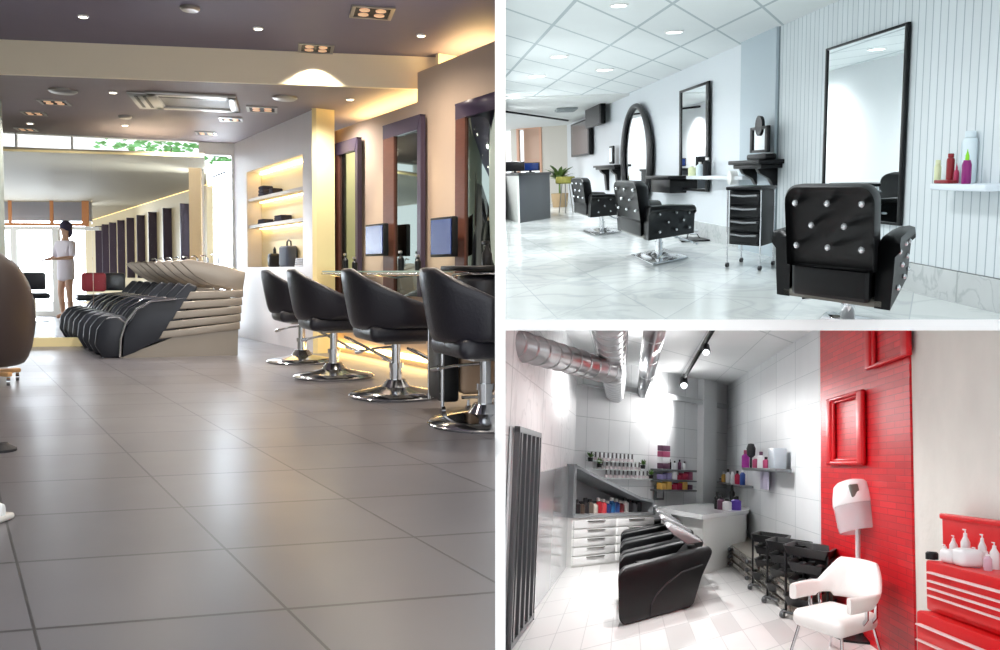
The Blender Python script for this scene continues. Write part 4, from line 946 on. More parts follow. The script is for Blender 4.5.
# salon trolley
p=R2.floor(750,266)
t=Thing(R2,'salon_trolley','black four-drawer salon trolley on chrome legs below the bracket shelf','trolley',p,-28,depth=1.9)
k=R2.zat(p,186)/.92
sx,sy=.20*k,.16*k
mb=MB(); mb.span((-sx*1.12,-sy*1.15,.88*k),(sx*1.12,sy*1.2,.92*k),r=.012); t.part('top',mb,M_blk)
mb=MB(); mb.span((-sx,-sy+.02,.26*k),(sx,sy,.88*k),r=.01); t.part('side_body',mb,M_blk)
for i in range(4):
    z=(.28+.148*i)*k; mb=MB(); mb.span((-sx*.9,-sy-.01,z),(sx*.9,-sy+.06,z+.12*k),r=.015); d=t.part('drawer',mb,M_blackp)
    mb=MB(); mb.tube([(-sx*.8,-sy-.012,z+.10*k),(0,-sy-.02,z+.09*k),(sx*.8,-sy-.012,z+.10*k)],.012); t.part('handle',mb,mat('grey clear handle','#9a9da0',.2,.3),parent=d)
for x in (-1,1):
    for y in (-1,1):
        mb=MB(); mb.cyl((x*sx*1.02,y*sy*1.02,.04*k),(x*sx*1.02,y*sy*1.02,.88*k),.009*k); l=t.part('leg',mb,M_chrome); mb=MB(); mb.cyl((x*sx*1.02-.012,y*sy*1.02,.025*k),(x*sx*1.02+.012,y*sy*1.02,.025*k),.027*k); t.part('castor',mb,M_rubber,parent=l)
# opposite wall of the same room
mb=MB(); mb.span((-9,6,0),(-8.9,30,Zc2)); struct(R2,'wall_left',mb,mat('cool white wall','#e3e9ee'))

# ================================================================ ROOM 3: white tiled wash room with a red brick pier
w3l=Wall(R3,R3.floor(500,651),R3.floor(571,557)); w3b=Wall(R3,R3.floor(571,557),R3.floor(724,542)); w3r=Wall(R3,R3.floor(724,542),R3.floor(915,669.5))
Zc3=3.5
def tiles(name,W,su,sz,col='#e4e6e6',line='#cdd1d1',**k):
    return grid_mat(name,col,line,tuple(W.x/su),(0,0,1/sz),.02,.02,**{**dict(rough=.5,spec=.35,vary=.05,vscale=2.5,bump=.15),**k})
struct(R3,'wall_left',w3l.panel(-4,w3l.len,0,Zc3,0,.1),tiles('left wall slabs',w3l,2.6,.6,'#e6e7e8','#c6c8c9',veins=('#c0c3c5',1.2,.03,.5)))
struct(R3,'wall_back',w3b.panel(0,w3b.len+.6,0,Zc3,0,.1),tiles('back wall tiles',w3b,.75,.6,'#eceeef','#c5c9ca'))
struct(R3,'wall_right',w3r.panel(-.15,w3r.len-.01,0,Zc3,.05,.15),tiles('right wall tiles',w3r,1.5,.42,'#e8ebed','#c2c8cb',cellvary=.08))
d3z=dirv(R3,625,470); d3x=dirv(R3,1200,470)
ga,oa=gfrom(R3,d3z,((640,640),(668,640)),0); gb,ob=gfrom(R3,d3x,((560,600),(560,588)),0)
M_floor3=grid_mat('white floor tiles','#d9d8d7','#b9b9b9',ga,gb,.03,.03,rough=.3,spec=.4,vary=.03,o1=oa,o2=ob,bump=.1,dark=('#c4c3c2',.13),stagger=0)
mb=MB(); mb.span((-7,4,-.1),(9,24,0)); struct(R3,'floor',mb,M_floor3)
ga,oa=gfrom(R3,d3z,((757,343),(700,343)),Zc3); gb,ob=gfrom(R3,d3x,((665,350),(665,378)),Zc3)
M_ceil3=grid_mat('white ceiling panels','#eceeee','#cfd3d3',ga,gb,.02,.02,rough=.7,vary=.03,o1=oa,o2=ob,bump=.1)
mb=MB(); mb.span((-7,4,Zc3),(9,24,Zc3+.1)); struct(R3,'ceiling',mb,M_ceil3)
# red brick pier and rough white column
r0=w3r.uv(828,540)[0]; r1=w3r.uv(922,520)[0]
M_redb=grid_mat('red painted bricks','#d6101e','#ac0a14',(0,0,1/.06),tuple(w3r.x/.5),.14,.03,rough=.34,spec=.35,vary=.12,vscale=6,cellvary=.22,bump=.7,stagger=.5)
struct(R3,'wall_pier',w3r.panel(r0,r1,0,Zc3,-.08,.15),M_redb)
w3c=Wall(R3,w3r.P(r1,0,-.06),w3r.P(r1+3.2,0,-.06))
M_conc=mat('rough white concrete','#dedcd6',.8,0,.3,bump=.5,bscale=9,vary=.16,vscale=1.6)
struct(R3,'wall_column',w3c.panel(0,w3c.len*.62,0,Zc3,0,.3),M_conc)
struct(R3,'wall_column',w3c.panel(w3c.len*.62,w3c.len+1,0,Zc3,-.06,.3),mat('smooth white column','#f0efec',.7,bump=.2,bscale=5))
M_redp=mat('red paint','#d0101c',.35,0,.35)
def redframe(c4,lab):
    (ax,ay),(bx,by),(cx,cy),(dx,dy)=c4      # image corners: top left, top right, bottom right, bottom left
    P=[w3r.uv(*q_,-.14) for q_ in c4]
    u0=(P[0][0]+P[3][0])/2; u1_=(P[1][0]+P[2][0])/2; z1_=(P[0][1]+P[1][1])/2; z0_=(P[2][1]+P[3][1])/2
    t=w3r.thing('picture_frame',lab,'picture frame',u0,z0_,-.09); W=u1_-u0; Hh=z1_-z0_; fu=W*.13; fz_=Hh*.06
    mb=MB()
    for a,b in (((0,-.05,0),(fu,0,Hh)),((W-fu,-.05,0),(W,0,Hh)),((0,-.05,0),(W,0,fz_)),((0,-.05,Hh-fz_),(W,0,Hh))): mb.span(a,b,r=.02,seg=3)
    t.part('frame',mb,M_redp); mb=MB()
    for a,b in (((fu,-.03,fz_),(fu*1.4,0,Hh-fz_)),((W-fu*1.4,-.03,fz_),(W-fu,0,Hh-fz_)),((fu,-.03,fz_),(W-fu,0,fz_*1.5)),((fu,-.03,Hh-fz_*1.5),(W-fu,0,Hh-fz_))): mb.span(a,b,r=.01)
    t.part('inner_moulding',mb,M_redp)
redframe(((826,398),(861,390),(861,463),(825,467)),'empty red painted picture frame, whole, on the red bricks')
redframe(((864,326),(906,300),(906,352),(864,373)),'empty red painted picture frame cut off by the top, on the red bricks')
# barred door at the left
M_bar=mat('dark steel bars','#5c5e61',.35,.7)
a=w3l.uv(510,530,-.05)[0]; b=w3l.uv(533,530,-.05)[0]; z0_=.02; z1_=w3l.uv(521,428,-.05)[1]
t=w3l.thing('barred_gate','dark steel gate of narrow upright bars at the left wall','gate',a,0,-.1)
mb=MB(); mb.span((0,0,z1_-.05),(b-a,.05,z1_)); mb.span((0,0,.02),(b-a,.05,.07)); mb.span((b-a-.04,0,0),(b-a,.05,z1_)); mb.span((0,0,0),(.04,.05,z1_)); t.part('frame',mb,M_bar)
for k in range(5):
    x=(b-a)*(k+.5)/5; mb=MB(); mb.span((x-(b-a)*.028,0,.05),(x+(b-a)*.028,.04,z1_-.04)); t.part('bar',mb,M_bar)
mb=MB(); mb.span((0,.07,0),(b-a,.09,z1_)); t.part('back_panel',mb,mat('pale grey panel','#d5d8da',.4))
# grey glossy lower panel on left wall
M_glossg=mat('glossy grey panel','#b2b6b9',.12,0,.8)
a0=w3l.uv(534,540,-.03)[0]; zA=w3l.uv(534,473,-.03)[1]; b0=w3l.len; zB=w3l.uv(570,464,-.03)[1]
mb=MB(); mb.prism([tuple(w3l.P(a0,0,-.04)),tuple(w3l.P(b0,0,-.04)),tuple(w3l.P(b0,zB,-.04)),tuple(w3l.P(a0,zA,-.04))],tuple(w3l.y*.035)); struct(R3,'trim_7',mb,M_glossg)
# drawer unit with sloping niche above
off=-.9
V=lambda px,py,o=off: w3b.uv(px,py,o)
uL,_=V(572,530); uR,_=V(653,530); zt=V(612,514)[1]
t=w3b.thing('drawer_cabinet','low white cabinet of long thin drawers below the bottle niche','cabinet',uL,0,off)
W=uR-uL
mb=MB(); mb.span((0,0,0),(W,-off-.02,zt-.03)); t.part('body',mb,M_white)
mb=MB(); mb.span((-.02,-.03,zt-.04),(W+.02,-off-.02,zt)); t.part('worktop',mb,mat('grey worktop','#9da0a2',.3))
for c_ in range(2):
    for k in range(5):
        h=(zt-.1)/5; mb=MB(); mb.span((W*(c_*.5)+.02,-.03,.04+h*k),(W*(c_*.5+.5)-.02,0,.04+h*(k+1)-.02),r=.005); d=t.part('drawer',mb,mat('white drawer front','#f2f2f1',.35))
        mb=MB(); mb.span((W*(c_*.5+.15),-.05,.04+h*(k+.72)),(W*(c_*.5+.35),-.03,.04+h*(k+.8))); t.part('handle',mb,M_dchrome,parent=d)
# sloping niche: gable shaped surround standing on the cabinet
zP=V(571,464)[1]; zq=V(640,497)[1]; xq=V(640,500)[0]-uL; zr=V(653,500)[1]
t=w3b.thing('display_niche','grey niche with a sloping top above the drawers holding bottles','niche',uL,zt,off)
prof=[(0,zP-zt),(xq,zq-zt),(W,zr-zt)]
mb=MB(); mb.prism([(0,.5,0),(W,.5,0),(W,.5,zr-zt),(xq,.5,zq-zt),(0,.5,zP-zt)],(0,.05,0)); t.part('back_panel',mb,mat('grey niche panel','#9fa3a6',.3))
mb=MB()
for (x0,z0_),(x1,z1_) in zip(prof,prof[1:]): mb.prism([(x0,-.02,z0_),(x1,-.02,z1_),(x1,-.02,z1_-.05),(x0,-.02,z0_-.05)],(0,.6,0))
mb.span((-.03,-.02,0),(.05,.55,zP-zt)); mb.span((W-.04,-.02,0),(W,.55,zr-zt)); t.part('surround',mb,mat('grey edge','#8d9194',.35))
def bt(R,p,F_,h,r,c,cc,name,lab,group,s3=None):
    t=Thing(R,name,lab,'bottle',p,frame=F_,group=group); mb=MB(); mb.lathe([(r*.95,0),(r,h*.03),(r,h*.66),(r*.45,h*.78),(r*.42,h*.8)],seg=14); t.part('body',mb,c)
    mb=MB(); mb.lathe([(r*.5,h*.78),(r*.5,h*.97),(r*.4,h)],seg=12); t.part('cap',mb,cc); return t
cols=['#2a2527','#5b4a40','#2b2a2d','#6f6257','#c9bfb4','#a01f2a','#c9444a','#27356b','#1f5a8f','#2c4a86','#7d2a30','#d8d6d2','#3b3b40','#77787c','#38393d','#919396','#44464a']
for i in range(17):
    px=576+i*4.4; hh=(.30,.26,.33)[i%3]*.75
    up,_=V(px,515,off+.25); p=w3b.P(up,zt,off+.25)
    c=mat('bottle '+cols[i],cols[i],.35); cc=mat('bottle cap '+('w' if 4<i<11 else 'k'),'#e8e6e2' if 4<i<11 else '#1c1c1f',.4)
    col_n=['black','brown','charcoal','taupe','beige','dark red','red','navy','blue','deep blue','maroon','white','dark grey','mid grey','slate','light grey','graphite'][i]
    bt(R3,p,w3b.F,hh,.07,c,cc,'dye_bottle',col_n+' bottle in the row inside the sloping grey niche','bottles in the sloping niche')
# nail polish rows
M_np=mat('nail polish dark','#5a5458',.35); 
for row,(x0,x1,py) in enumerate(((593,634,460),(600,641,468.5),(608,649,477.5))):
    u0_,z_=w3b.uv(x0,py,-.12); u1_,_=w3b.uv(x1,py,-.12)
    t=w3b.thing('display_ledge',['top','middle','lowest'][row]+' thin clear ledge of tiny polish bottles on the back wall','shelf',u0_-.05,z_-.02,-.15,mesh=1)
    mb=MB(); mb.span((0,0,0),(u1_-u0_+.12,.15,.015)); t.solo(mb,mat('clear ledge','#dfe6e4',.2))
    for k in range(11):
        b_=w3b.thing('polish_bottle','tiny nail polish bottle, '+['leftmost','second','third','fourth','fifth','middle','seventh','eighth','ninth','tenth','rightmost'][k]+' of the '+['top','middle','lowest'][row]+' wall ledge','bottle',u0_+(u1_-u0_)*k/10,z_-.005,-.08,group=['top','middle','lowest'][row]+' ledge polish bottles')
        mb=MB(); mb.lathe([(.032,0),(.035,.05),(.015,.06)],seg=10); b_.part('body',mb,mat('polish glass','#cfc3c6',.2)); mb=MB(); mb.lathe([(.018,.06),(.015,.15),(.01,.15)],seg=8); b_.part('cap',mb,M_np)
for i,(px,py) in enumerate(((589.5,458),(598.5,464),(642,465.5),(650,475.5))):
    uu,zz=w3b.uv(px,py,-.1); t=w3b.thing('potted_plant','tiny green potted plant '+['at the left end of the top polish ledge','at the left end of the middle polish ledge','at the right end of the middle polish ledge','at the right end of the lowest polish ledge'][i],'plant',uu,zz-.06,-.12)
    mb=MB(); mb.lathe([(.04,0),(.05,.07),(.045,.07)],seg=12); t.part('pot',mb,M_blackp); random.seed(i); b=bmesh.new()
    for k in range(24):
        a=random.random()*6.3; e=random.random()*1.3; d=Vector((math.cos(a)*math.cos(e),math.sin(a)*math.cos(e),math.sin(e)))*.12; s_=Vector((-math.sin(a),math.cos(a),0))*.018; o_=Vector((0,0,.07)); b.faces.new([b.verts.new(v) for v in (o_,o_+d*.5+s_,o_+d,o_+d*.5-s_)])
    mb=MB(); mb.add(b); t.part('leaves',mb,mat('small leaves','#4f7a2a',.6))
# product shelf on the back wall
def shelfw(W_,px0,px1,py,off,th,name,lab,m,offr=0):
    u0_,z_=W_.uv(px0,py,off); u1_,_=W_.uv(px1,py,off)
    t=W_.thing(name,lab,'shelf',u0_,z_-th,off,mesh=1); mb=MB(); mb.span((0,0,0),(u1_-u0_,-off,th),r=.004); t.solo(mb,m); return u0_,u1_,z_
M_greys=mat('grey metal shelf','#74787b',.3,.5)
struct(R3,'trim_8',w3b.panel(w3b.uv(697,450)[0],w3b.uv(710,450)[0],0,Zc3,-.15,0),mat('pale grey pier','#f2f4f5',.4))
u0_,u1_,z_=shelfw(w3b,664,697,469,-.3,.04,'product_shelf','grey product shelf on the back wall with pink boxes',M_greys)
def pbox(W_,u,z,off,w_,h,c,name,lab,d=.12,cat='box'):
    t=W_.thing(name,lab,cat,u,z,off,mesh=1); mb=MB(); mb.span((0,0,0),(w_,d,h),r=.01); return t.solo(mb,c)
M_pink=mat('pink pack','#b24a72',.4); M_plum=mat('plum pack','#5f3350',.4); M_ylw=mat('yellow pack','#e5b65a',.45); M_whb=mat('white pack','#e8e8ea',.4); M_crim=mat('crimson pack','#b51f45',.4); M_lil=mat('lilac pack','#8f88b8',.4)
dw=(u1_-u0_)
for k in range(4): pbox(w3b,u0_+dw*.02,z_+.002+.115*k,-.25,dw*.22,.11,(M_plum,M_whb,M_pink,M_plum)[k],'product_box',['lowest plum','second white','third pink','topmost plum'][k]+' box of the little stack at the left end of the back wall shelf')
for k in range(4): bt(R3,w3b.P(u0_+dw*(.36+.15*k),z_,-.15),w3b.F,.2-.03*(k%2),.035,(M_blackp,M_whb,M_plum,M_whb)[k],M_blackp,'product_bottle',['first','second','third','fourth'][k]+' small bottle right of the box stack on the back wall shelf','bottles on the back wall shelf')
u2_,z2_=w3b.uv(666,491,-.25)
shelfw(w3b,664,697,480,-.3,.03,'product_shelf','middle grey shelf with yellow and crimson packs on the back wall',M_greys)
shelfw(w3b,664,697,490,-.3,.03,'product_shelf','lowest grey shelf with orange packs on the back wall',M_greys)
zz0=w3b.uv(680,480,-.3)[1]; zz1=w3b.uv(680,490,-.3)[1]
for r_,(zz,cs_) in enumerate(((zz0,(M_lil,M_lil,M_whb,M_crim,M_crim,M_pink)),(zz1,(M_ylw,M_ylw,M_crim,M_crim,M_ylw,M_plum)))):
    for k,c in enumerate(cs_): pbox(w3b,u0_+dw*(.03+.16*k),zz+.002,-.24,dw*.13,.10+.03*((k*7+r_)%3),c,'hair_dye_pack',['first','second','third','fourth','fifth','sixth'][k]+' pack from the left on the '+('middle' if r_==0 else 'lowest')+' grey back wall shelf')
a,_=w3b.uv(655,500,-.05); t=w3b.thing('picture_frame','small grey framed notice on the back wall beside the shelves','picture frame',a,w3b.uv(658,500,-.05)[1],-.05)
mb=MB(); W=w3b.uv(664,500,-.05)[0]-a; mb.span((0,0,0),(W,.03,.28)); t.part('frame',mb,M_greys); mb=MB(); mb.span((W*.2,-.01,.04),(W*.8,0,.24)); t.part('notice',mb,M_whb)
# right wall shelves
ua,ub,za=shelfw(w3r,717,741,481.5,-.22,.04,'glass_shelf','grey shelf at the back of the right wall with coloured bottles',M_greys)
for k,(c,h) in enumerate(((M_ylw,.22),(M_whb,.28),(M_whb,.24),(M_crim,.26),(mat('cobalt pack','#2a4c9a',.4),.3))):
    bt(R3,w3r.P(ua+(ub-ua)*(.1+.19*k),za,-.12),w3r.F,h,.05,c,(M_whb,M_blackp)[k%2],'product_bottle',['yellow','first white','second white','red','blue'][k]+' bottle on the grey shelf at the back of the right wall','bottles on the right wall back shelf')
ua,ub,za=shelfw(w3r,702,716,476,-.22,.04,'glass_shelf','small shelf with pink bottles at the corner of the right wall',M_greys)
for k in range(3): bt(R3,w3r.P(ua+(ub-ua)*(.2+.3*k),za,-.12),w3r.F,.3-.05*k,.06,(M_crim,M_pink,M_plum)[k],(M_blackp,M_whb,M_blackp)[k],'product_bottle',['tall crimson','pink','short plum'][k]+' bottle on the small corner shelf','bottles on the corner shelf')
ua,ub,za=shelfw(w3r,742,776,467.5,-.22,.05,'glass_shelf','nearer grey shelf on the right wall with the magenta bottle',M_greys)
for px,h,r,c,cc,lab in ((745.5,.32,.07,mat('bright magenta','#b02fa0',.35),M_pink,'bright magenta bottle on the nearer right wall shelf'),(756,.20,.06,M_pink,M_whb,'short pink bottle on the nearer right wall shelf'),(761,.27,.06,M_whb,M_plum,'white bottle with a plum cap on the nearer right wall shelf'),(766,.18,.05,M_pink,M_blackp,'small pink bottle with a black cap on the nearer right wall shelf')):
    bt(R3,w3r.P(w3r.uv(px,466,-.12)[0],za,-.12),w3r.F,h,r,c,cc,'product_bottle',lab,None)
t=w3r.thing('round_brush','black round hair brush standing on the nearer right wall shelf','brush',w3r.uv(751,460,-.12)[0],za,-.12)
mb=MB(); mb.cyl((0,0,0),(0,0,.2),.02); t.part('handle',mb,M_blackp); mb=MB(); mb.lathe([(.03,.18),(.07,.22),(.08,.34),(.05,.42),(.001,.43)],seg=16); t.part('bristles',mb,M_rubber)
pbox(w3r,w3r.uv(768,460,-.2)[0],za,-.2,.5,.3,mat('blue grey box','#a9b2ba',.3),'storage_box','blue grey box at the right end of the nearer right wall shelf',.18)
pbox(w3r,w3r.uv(760,490,-.08)[0],w3r.uv(768,490,-.08)[1],-.08,.7,.42,mat('lilac poster','#c9c3dc',.3),'wall_poster','pale lilac poster hung below the nearer right wall shelf',.03,'poster')
# ducts
M_duct=mat('galvanised duct','#b9bbbd',.28,.85,bump=.05)
Dd=Vector((dirv(R3,625,470).x,dirv(R3,625,470).y,0))
def onz(px,py,z): return R3.floor(px,py,z)
def duct(name,lab,p0,p1,r,rings_=14,ends=True):
    t=Thing(R3,name,lab,'duct',p0,depth='plain'); p1=p1-p0; p0_=Vector((0,0,0)); mb=MB(); mb.cyl(p0_,p1,r,seg=32); t.part('pipe',mb,M_duct)
    n=(p1).normalized()
    for k in range(rings_):
        c=p1*((k+.5)/rings_); mb=MB(); mb.cyl(c-n*.02,c+n*.02,r*1.035,seg=32); t.part('seam_ring',mb,M_duct)
    return t
zd=2.65
duct('air_duct','thick horizontal silver air duct entering from the upper left',onz(478,334,zd),onz(611,372,zd),R3.mpp(onz(560,355,zd))*14,12)
duct('air_duct','large ribbed silver duct coming towards the viewer along the ceiling',onz(616,404,2.9),onz(609,318,2.9),R3.mpp(onz(612,350,2.9))*15,26)
t=Thing(R3,'duct_outlet','tapered silver duct outlet hanging under the ribbed duct','duct',onz(616,406,2.9),depth='plain')
mp=R3.mpp(onz(616,406,2.9))
mb=MB(); mb.lathe([(11*mp,10*mp),(13*mp,2*mp),(11*mp,-4*mp),(9.5*mp,-14*mp),(7*mp,-18*mp),(.001,-18*mp)],seg=32); t.part('cone',mb,M_duct)
duct('ceiling_pipe','slim silver pipe running along the ceiling beside the large duct',onz(641,404,3.0),onz(657,318,3.05),.12,6)
t=Thing(R3,'pipe_end','downturned end of the slim ceiling pipe','pipe',onz(641,404,3.0),depth='plain',mesh=1); mb=MB(); mb.lathe([(.12,.1),(.13,-.02),(.12,-.22),(.1,-.22),(.1,.0)],seg=20); t.solo(mb,M_duct)
for k,(px,py) in enumerate(((600,392),(560,392))):
    pass
# track with spots
a=onz(716,324,Zc3-.12); b=onz(679,387,Zc3-.12)
t=Thing(R3,'lighting_track','black ceiling lighting track','track',a,depth='plain',mesh=1); mb=MB(); mb.cyl((0,0,0),b-a,.035,seg=8); mb.cyl((0,0,0),(0,0,.12),.02); mb.cyl(b-a,b-a+Vector((0,0,.12)),.02); t.solo(mb,M_blackp)
for i,(px,py) in enumerate(((706,348),(684,381))):
    p=onz(px,py,Zc3-.2); k=R3.mpp(p)*5
    t=Thing(R3,'track_spotlight',('nearer','farther')[i]+' black spotlight on the ceiling lighting track','spotlight',p,depth='plain')
    mb=MB(); mb.cyl((0,k*.4,k*.5),(-k*.1,-k*.6,-k*.8),k*.75,k*.85,seg=20); mb.cyl((0,0,0),(0,0,k*1.4),k*.15); t.part('housing',mb,M_blackp)
    mb=MB(); mb.ball((-k*.12,-k*.66,-k*.95),k*.62,14); t.part('lamp',mb,M_lampc)
mb=MB(); mb.span((0,-.12,2.95),(w3b.len,0,3.05),mx=w3b.mx()); struct(R3,'trim_9',mb,mat('pale trunking','#c9cccd',.4))

# black wash chairs: side profile in the plane facing us, row runs away from us
s0=R3.floor(622,627); s1=R3.floor(694,607); wc=Wall(R3,s0,s1); kx=(s1-s0).length/72.0
# direction of the side plane: heights from image rows
def zc(px,py):
    return wc.uv(px,py)
M_vin=mat('black wash chair vinyl','#101113',.48,0,.2)
prof=[(624,627),(619,621),(618,576),(623,569),(700,549),(710,547.5),(713,551),(711,557),(702,577),(694,604),(690,608)]
prof=[zc(*q_) for q_ in prof]
seatp=[zc(*q_) for q_ in ((624,622),(622,592),(628,585),(660,578),(676,570),(692,552),(702,552),(694,575),(688,603))]
rowd=dirv(R3,625,470)
order=['nearest','second','third','farthest']
for i in range(4):
    p=s0+rowd*(1.75*i)
    t=Thing(R3,'wash_chair',order[i]+' black upholstered wash chair of the row of four','wash chair',p,frame=wc.F,group='row of black wash chairs')
    rd=wc.F.transposed()@rowd        # row direction in the chair's own frame
    def ext(poly,o,d,r,name,m,lab=None,sm=35):
        q0=rd*o; v=rd*d; mb=MB(); mb.prism([(a+q0.x,q0.y,max(0.0,b)) for a,b in poly],tuple(v),r=r); return t.part(name,mb,m,label=lab)
    ext(prof,0,.34,.035,'side_panel',M_vin)
    ext(seatp,.34,.92,.02,'seat',M_vin)
    ext(prof,1.26,.34,.035,'side_panel',M_vin)
    if i==0:
        arc=[zc(*q_) for q_ in ((650,617),(651,605),(657,594),(667,583),(682,572),(702,565))]
        mb=MB(); mb.tube([(a,-.0,b) for a,b in arc],.012,seg=6); t.part('piping',mb,M_rubber)
    bowl=[zc(*q_) for q_ in ((690,548),(676,538),(668,530),(672,528),(690,536),(706,545))]
    ext(bowl,.4,.8,.02,'basin',mat('grey basin','#a9abad',.2),'grey tilted wash basin')
    mb=MB(); a,b=zc(660,575); v=rd*.8; mb.box((a+v.x,v.y,b+.03),(.35,.6,.05),r=.02); t.part('head_cushion',mb,M_vin)
# long white basin counter
def plan_prism(R,pts,z0_,z1_):
    mb=MB(); mb.prism([(q_.x,q_.y,z0_) for q_ in pts],(0,0,z1_-z0_)); return mb
pts=[onz(*q_,.9) for q_ in ((657,507),(706,502.5),(752,504),(748,510),(702,515))]
t=Thing(R3,'basin_counter','long glossy white counter behind the wash chairs','counter',(pts[0].x,pts[0].y,0),depth='plain')
o_=Vector((pts[0].x,pts[0].y,0)); q2=[q_-o_ for q_ in pts]
t.part('top',plan_prism(R3,q2,.83,.90),mat('glossy white','#f6f7f7',.12,0,.6))
cn=sum(q2,Vector())/5; q3=[cn+(q_-cn)*.93 for q_ in q2]; t.part('body',plan_prism(R3,q3,0,.83),M_white)
def stand(px,py,z): return onz(px,py,z)
for i,(px,py,h,r,c,lab) in enumerate(((717,513,.3,.05,M_blackp,'black bottle on the white counter'),(721,513.5,.24,.07,M_plum,'dark plum jar on the white counter'),(727,514,.2,.08,M_whb,'white jar on the white counter among the dark bottles'),(732,512,.42,.05,M_blackp,'tall black pump on the white counter'),(736,514,.24,.09,mat('violet','#5a3aa8',.4),'violet tub on the white counter'))):
    bt(R3,onz(px,py-4,.9),Matrix.Identity(3),h,r,c,M_blackp,'product_bottle',lab,None)
# long silver chest row along the wall and boxes on it
a0=R3.floor(713,551); a1=R3.floor(768,597); wch=Wall(R3,a0,a1); hz=R3.zat(a0,533)
t=wch.thing('mirrored_chest','long silver mirrored drawer chest along the right wall, behind the black trolleys','chest',0,0,0)
M_sil=mat('mirrored silver','#a8a49c',.22,.7,vary=.25,vscale=3)
mb=MB(); mb.span((0,.02,0),(wch.len+1.5,.75,hz)); t.part('body',mb,mat('champagne chest','#b4aca0',.35,.4))
for k in range(3):
    for j in range(4):
        x0=(wch.len+1.4)*j/4+.02; x1=(wch.len+1.4)*(j+1)/4-.02; mb=MB(); mb.span((x0,-.02,hz*k/3+.02),(x1,.02,hz*(k+1)/3-.015),r=.004); d=t.part('drawer',mb,M_sil); mb=MB(); mb.ball(((x0+x1)/2,-.05,hz*(k+.5)/3),.035,8); t.part('knob',mb,M_bar,parent=d)
zt_=hz
for i,(px,py,w_,h,d_,c,lab,cat,nm) in enumerate(((736,533,.7,.16,.5,M_greys,'grey flat tray stack on the silver chest','tray','tray_stack'),(757,536,.9,.14,.5,mat('white towelling','#f2f1ef',.9,bump=.3),'folded white towels on the silver chest','towel','folded_towel'))):
    p=onz(px,py,hz); t=Thing(R3,nm,lab,cat,p,depth='plain',mesh=1); mb=MB()
    for k in range(4): mb.span((-w_/2,0,h*k),(w_/2,d_,h*(k+.9)),r=.04,seg=3)
    t.solo(mb,c)
p=onz(746,523,.85)
t=Thing(R3,'cosmetic_rack','white rack of red and plum cosmetic boxes beside the towels','rack',onz(744,530,hz),depth='plain'); hh=R3.mpp(p)
mb=MB(); mb.span((-3*hh,0,0),(24*hh,.3,9*hh),r=.02); t.part('rack_body',mb,M_white)
for k in range(6): mb=MB(); mb.span(((-1+4*k)*hh,-.03,9*hh),((2+4*k)*hh,.25,(15+(k%3)*1.5)*hh),r=.01); t.part('box',mb,(M_plum,M_crim,M_whb,M_whb,M_lil,M_whb)[k])
t=wch.thing('hanging_cable','thin dark cable looping down at the left end of the silver chest','cable',0,0,-.03,mesh=1)
z=lambda px,py:(wch.uv(px,py,-.03)[0],0,wch.uv(px,py,-.03)[1])
mb=MB(); mb.tube([z(713,542),z(713,556),z(715,564),z(718,565),z(720,558),z(719,545)],.012,seg=6); t.solo(mb,M_rubber)

# black tray trolleys
def tray_trolley(px,py,ptop,lab,sc=1,wpx=34):
    p=R3.floor(px,py); Hh=R3.zat(p,ptop); k=R3.mpp(p); w_=wpx*k/2
    t=Thing(R3,'tray_trolley',lab,'trolley',p,-22,depth=2.8,group='black tray trolleys beside the white chair')
    d_=w_*.62
    for i in range(4):
        z=.14+(Hh-.22)*i/3; z=Hh-.10 if i==3 else z; ww=w_*(1 if i in (0,3) else .8); rings=[]
        def rr(a,b,r,zz): 
            out=[]
            for cx,cy,a0 in ((a-r,b-r,0),(-a+r,b-r,90),(-a+r,-b+r,180),(a-r,-b+r,270)):
                for j in range(5): an=math.radians(a0+90*j/4); out.append((cx+r*math.cos(an),cy+r*math.sin(an),zz))
            return out
        b=[rr(ww*.9,d_*.9,.04,z),rr(ww,d_,.04,z+.10),rr(ww*1.04,d_*1.04,.04,z+.10),rr(ww*1.04,d_*1.04,.04,z+.085),rr(ww*1.0,d_*1.0,.04,z+.085)] 
        inner=[rr(ww*.95,d_*.95,.04,z+.10),rr(ww*.86,d_*.86,.04,z+.015)]
        mb=MB(); mb.loft([rr(ww*.9,d_*.9,.04,z),rr(ww*1.04,d_*1.04,.04,z+.10),*inner]); t.part('tray',mb,M_blackp)
        if i in (1,2): mb=MB(); [mb.span((-ww*.7+j*ww*.5,-d_*.5,z+.015),(-ww*.35+j*ww*.5,d_*.4,z+.07+.02*(j%2)),r=.01) for j in range(3)]; t.part('contents',mb,mat('grey tubes','#77787a',.4))
    for x in (-1,1):
        for y in (-1,1):
            mb=MB(); mb.cyl((x*w_*.92,y*d_*.8,.05),(x*w_*.92,y*d_*.8,Hh-.05),.014,seg=10); l=t.part('post',mb,M_blackp)
            mb=MB(); mb.cyl((x*w_*1.0-.02,y*d_*1.05,.035),(x*w_*1.0+.02,y*d_*1.05,.035),.036); t.part('castor',mb,M_bar,parent=l)
    mb=MB(); mb.tube([(-w_,-d_*1.05,.07),(w_,-d_*1.05,.07),(w_,d_*1.05,.07),(-w_,d_*1.05,.07)],.015,closed=True,seg=8); t.part('base_frame',mb,M_bar)
tray_trolley(771,590,534.5,'farthest black tray trolley, next to the folded towels',wpx=34)
tray_trolley(789,603,541,'middle black tray trolley of the three',wpx=40)
tray_trolley(811,618,546,'nearest black tray trolley, directly behind the white chair',wpx=46)

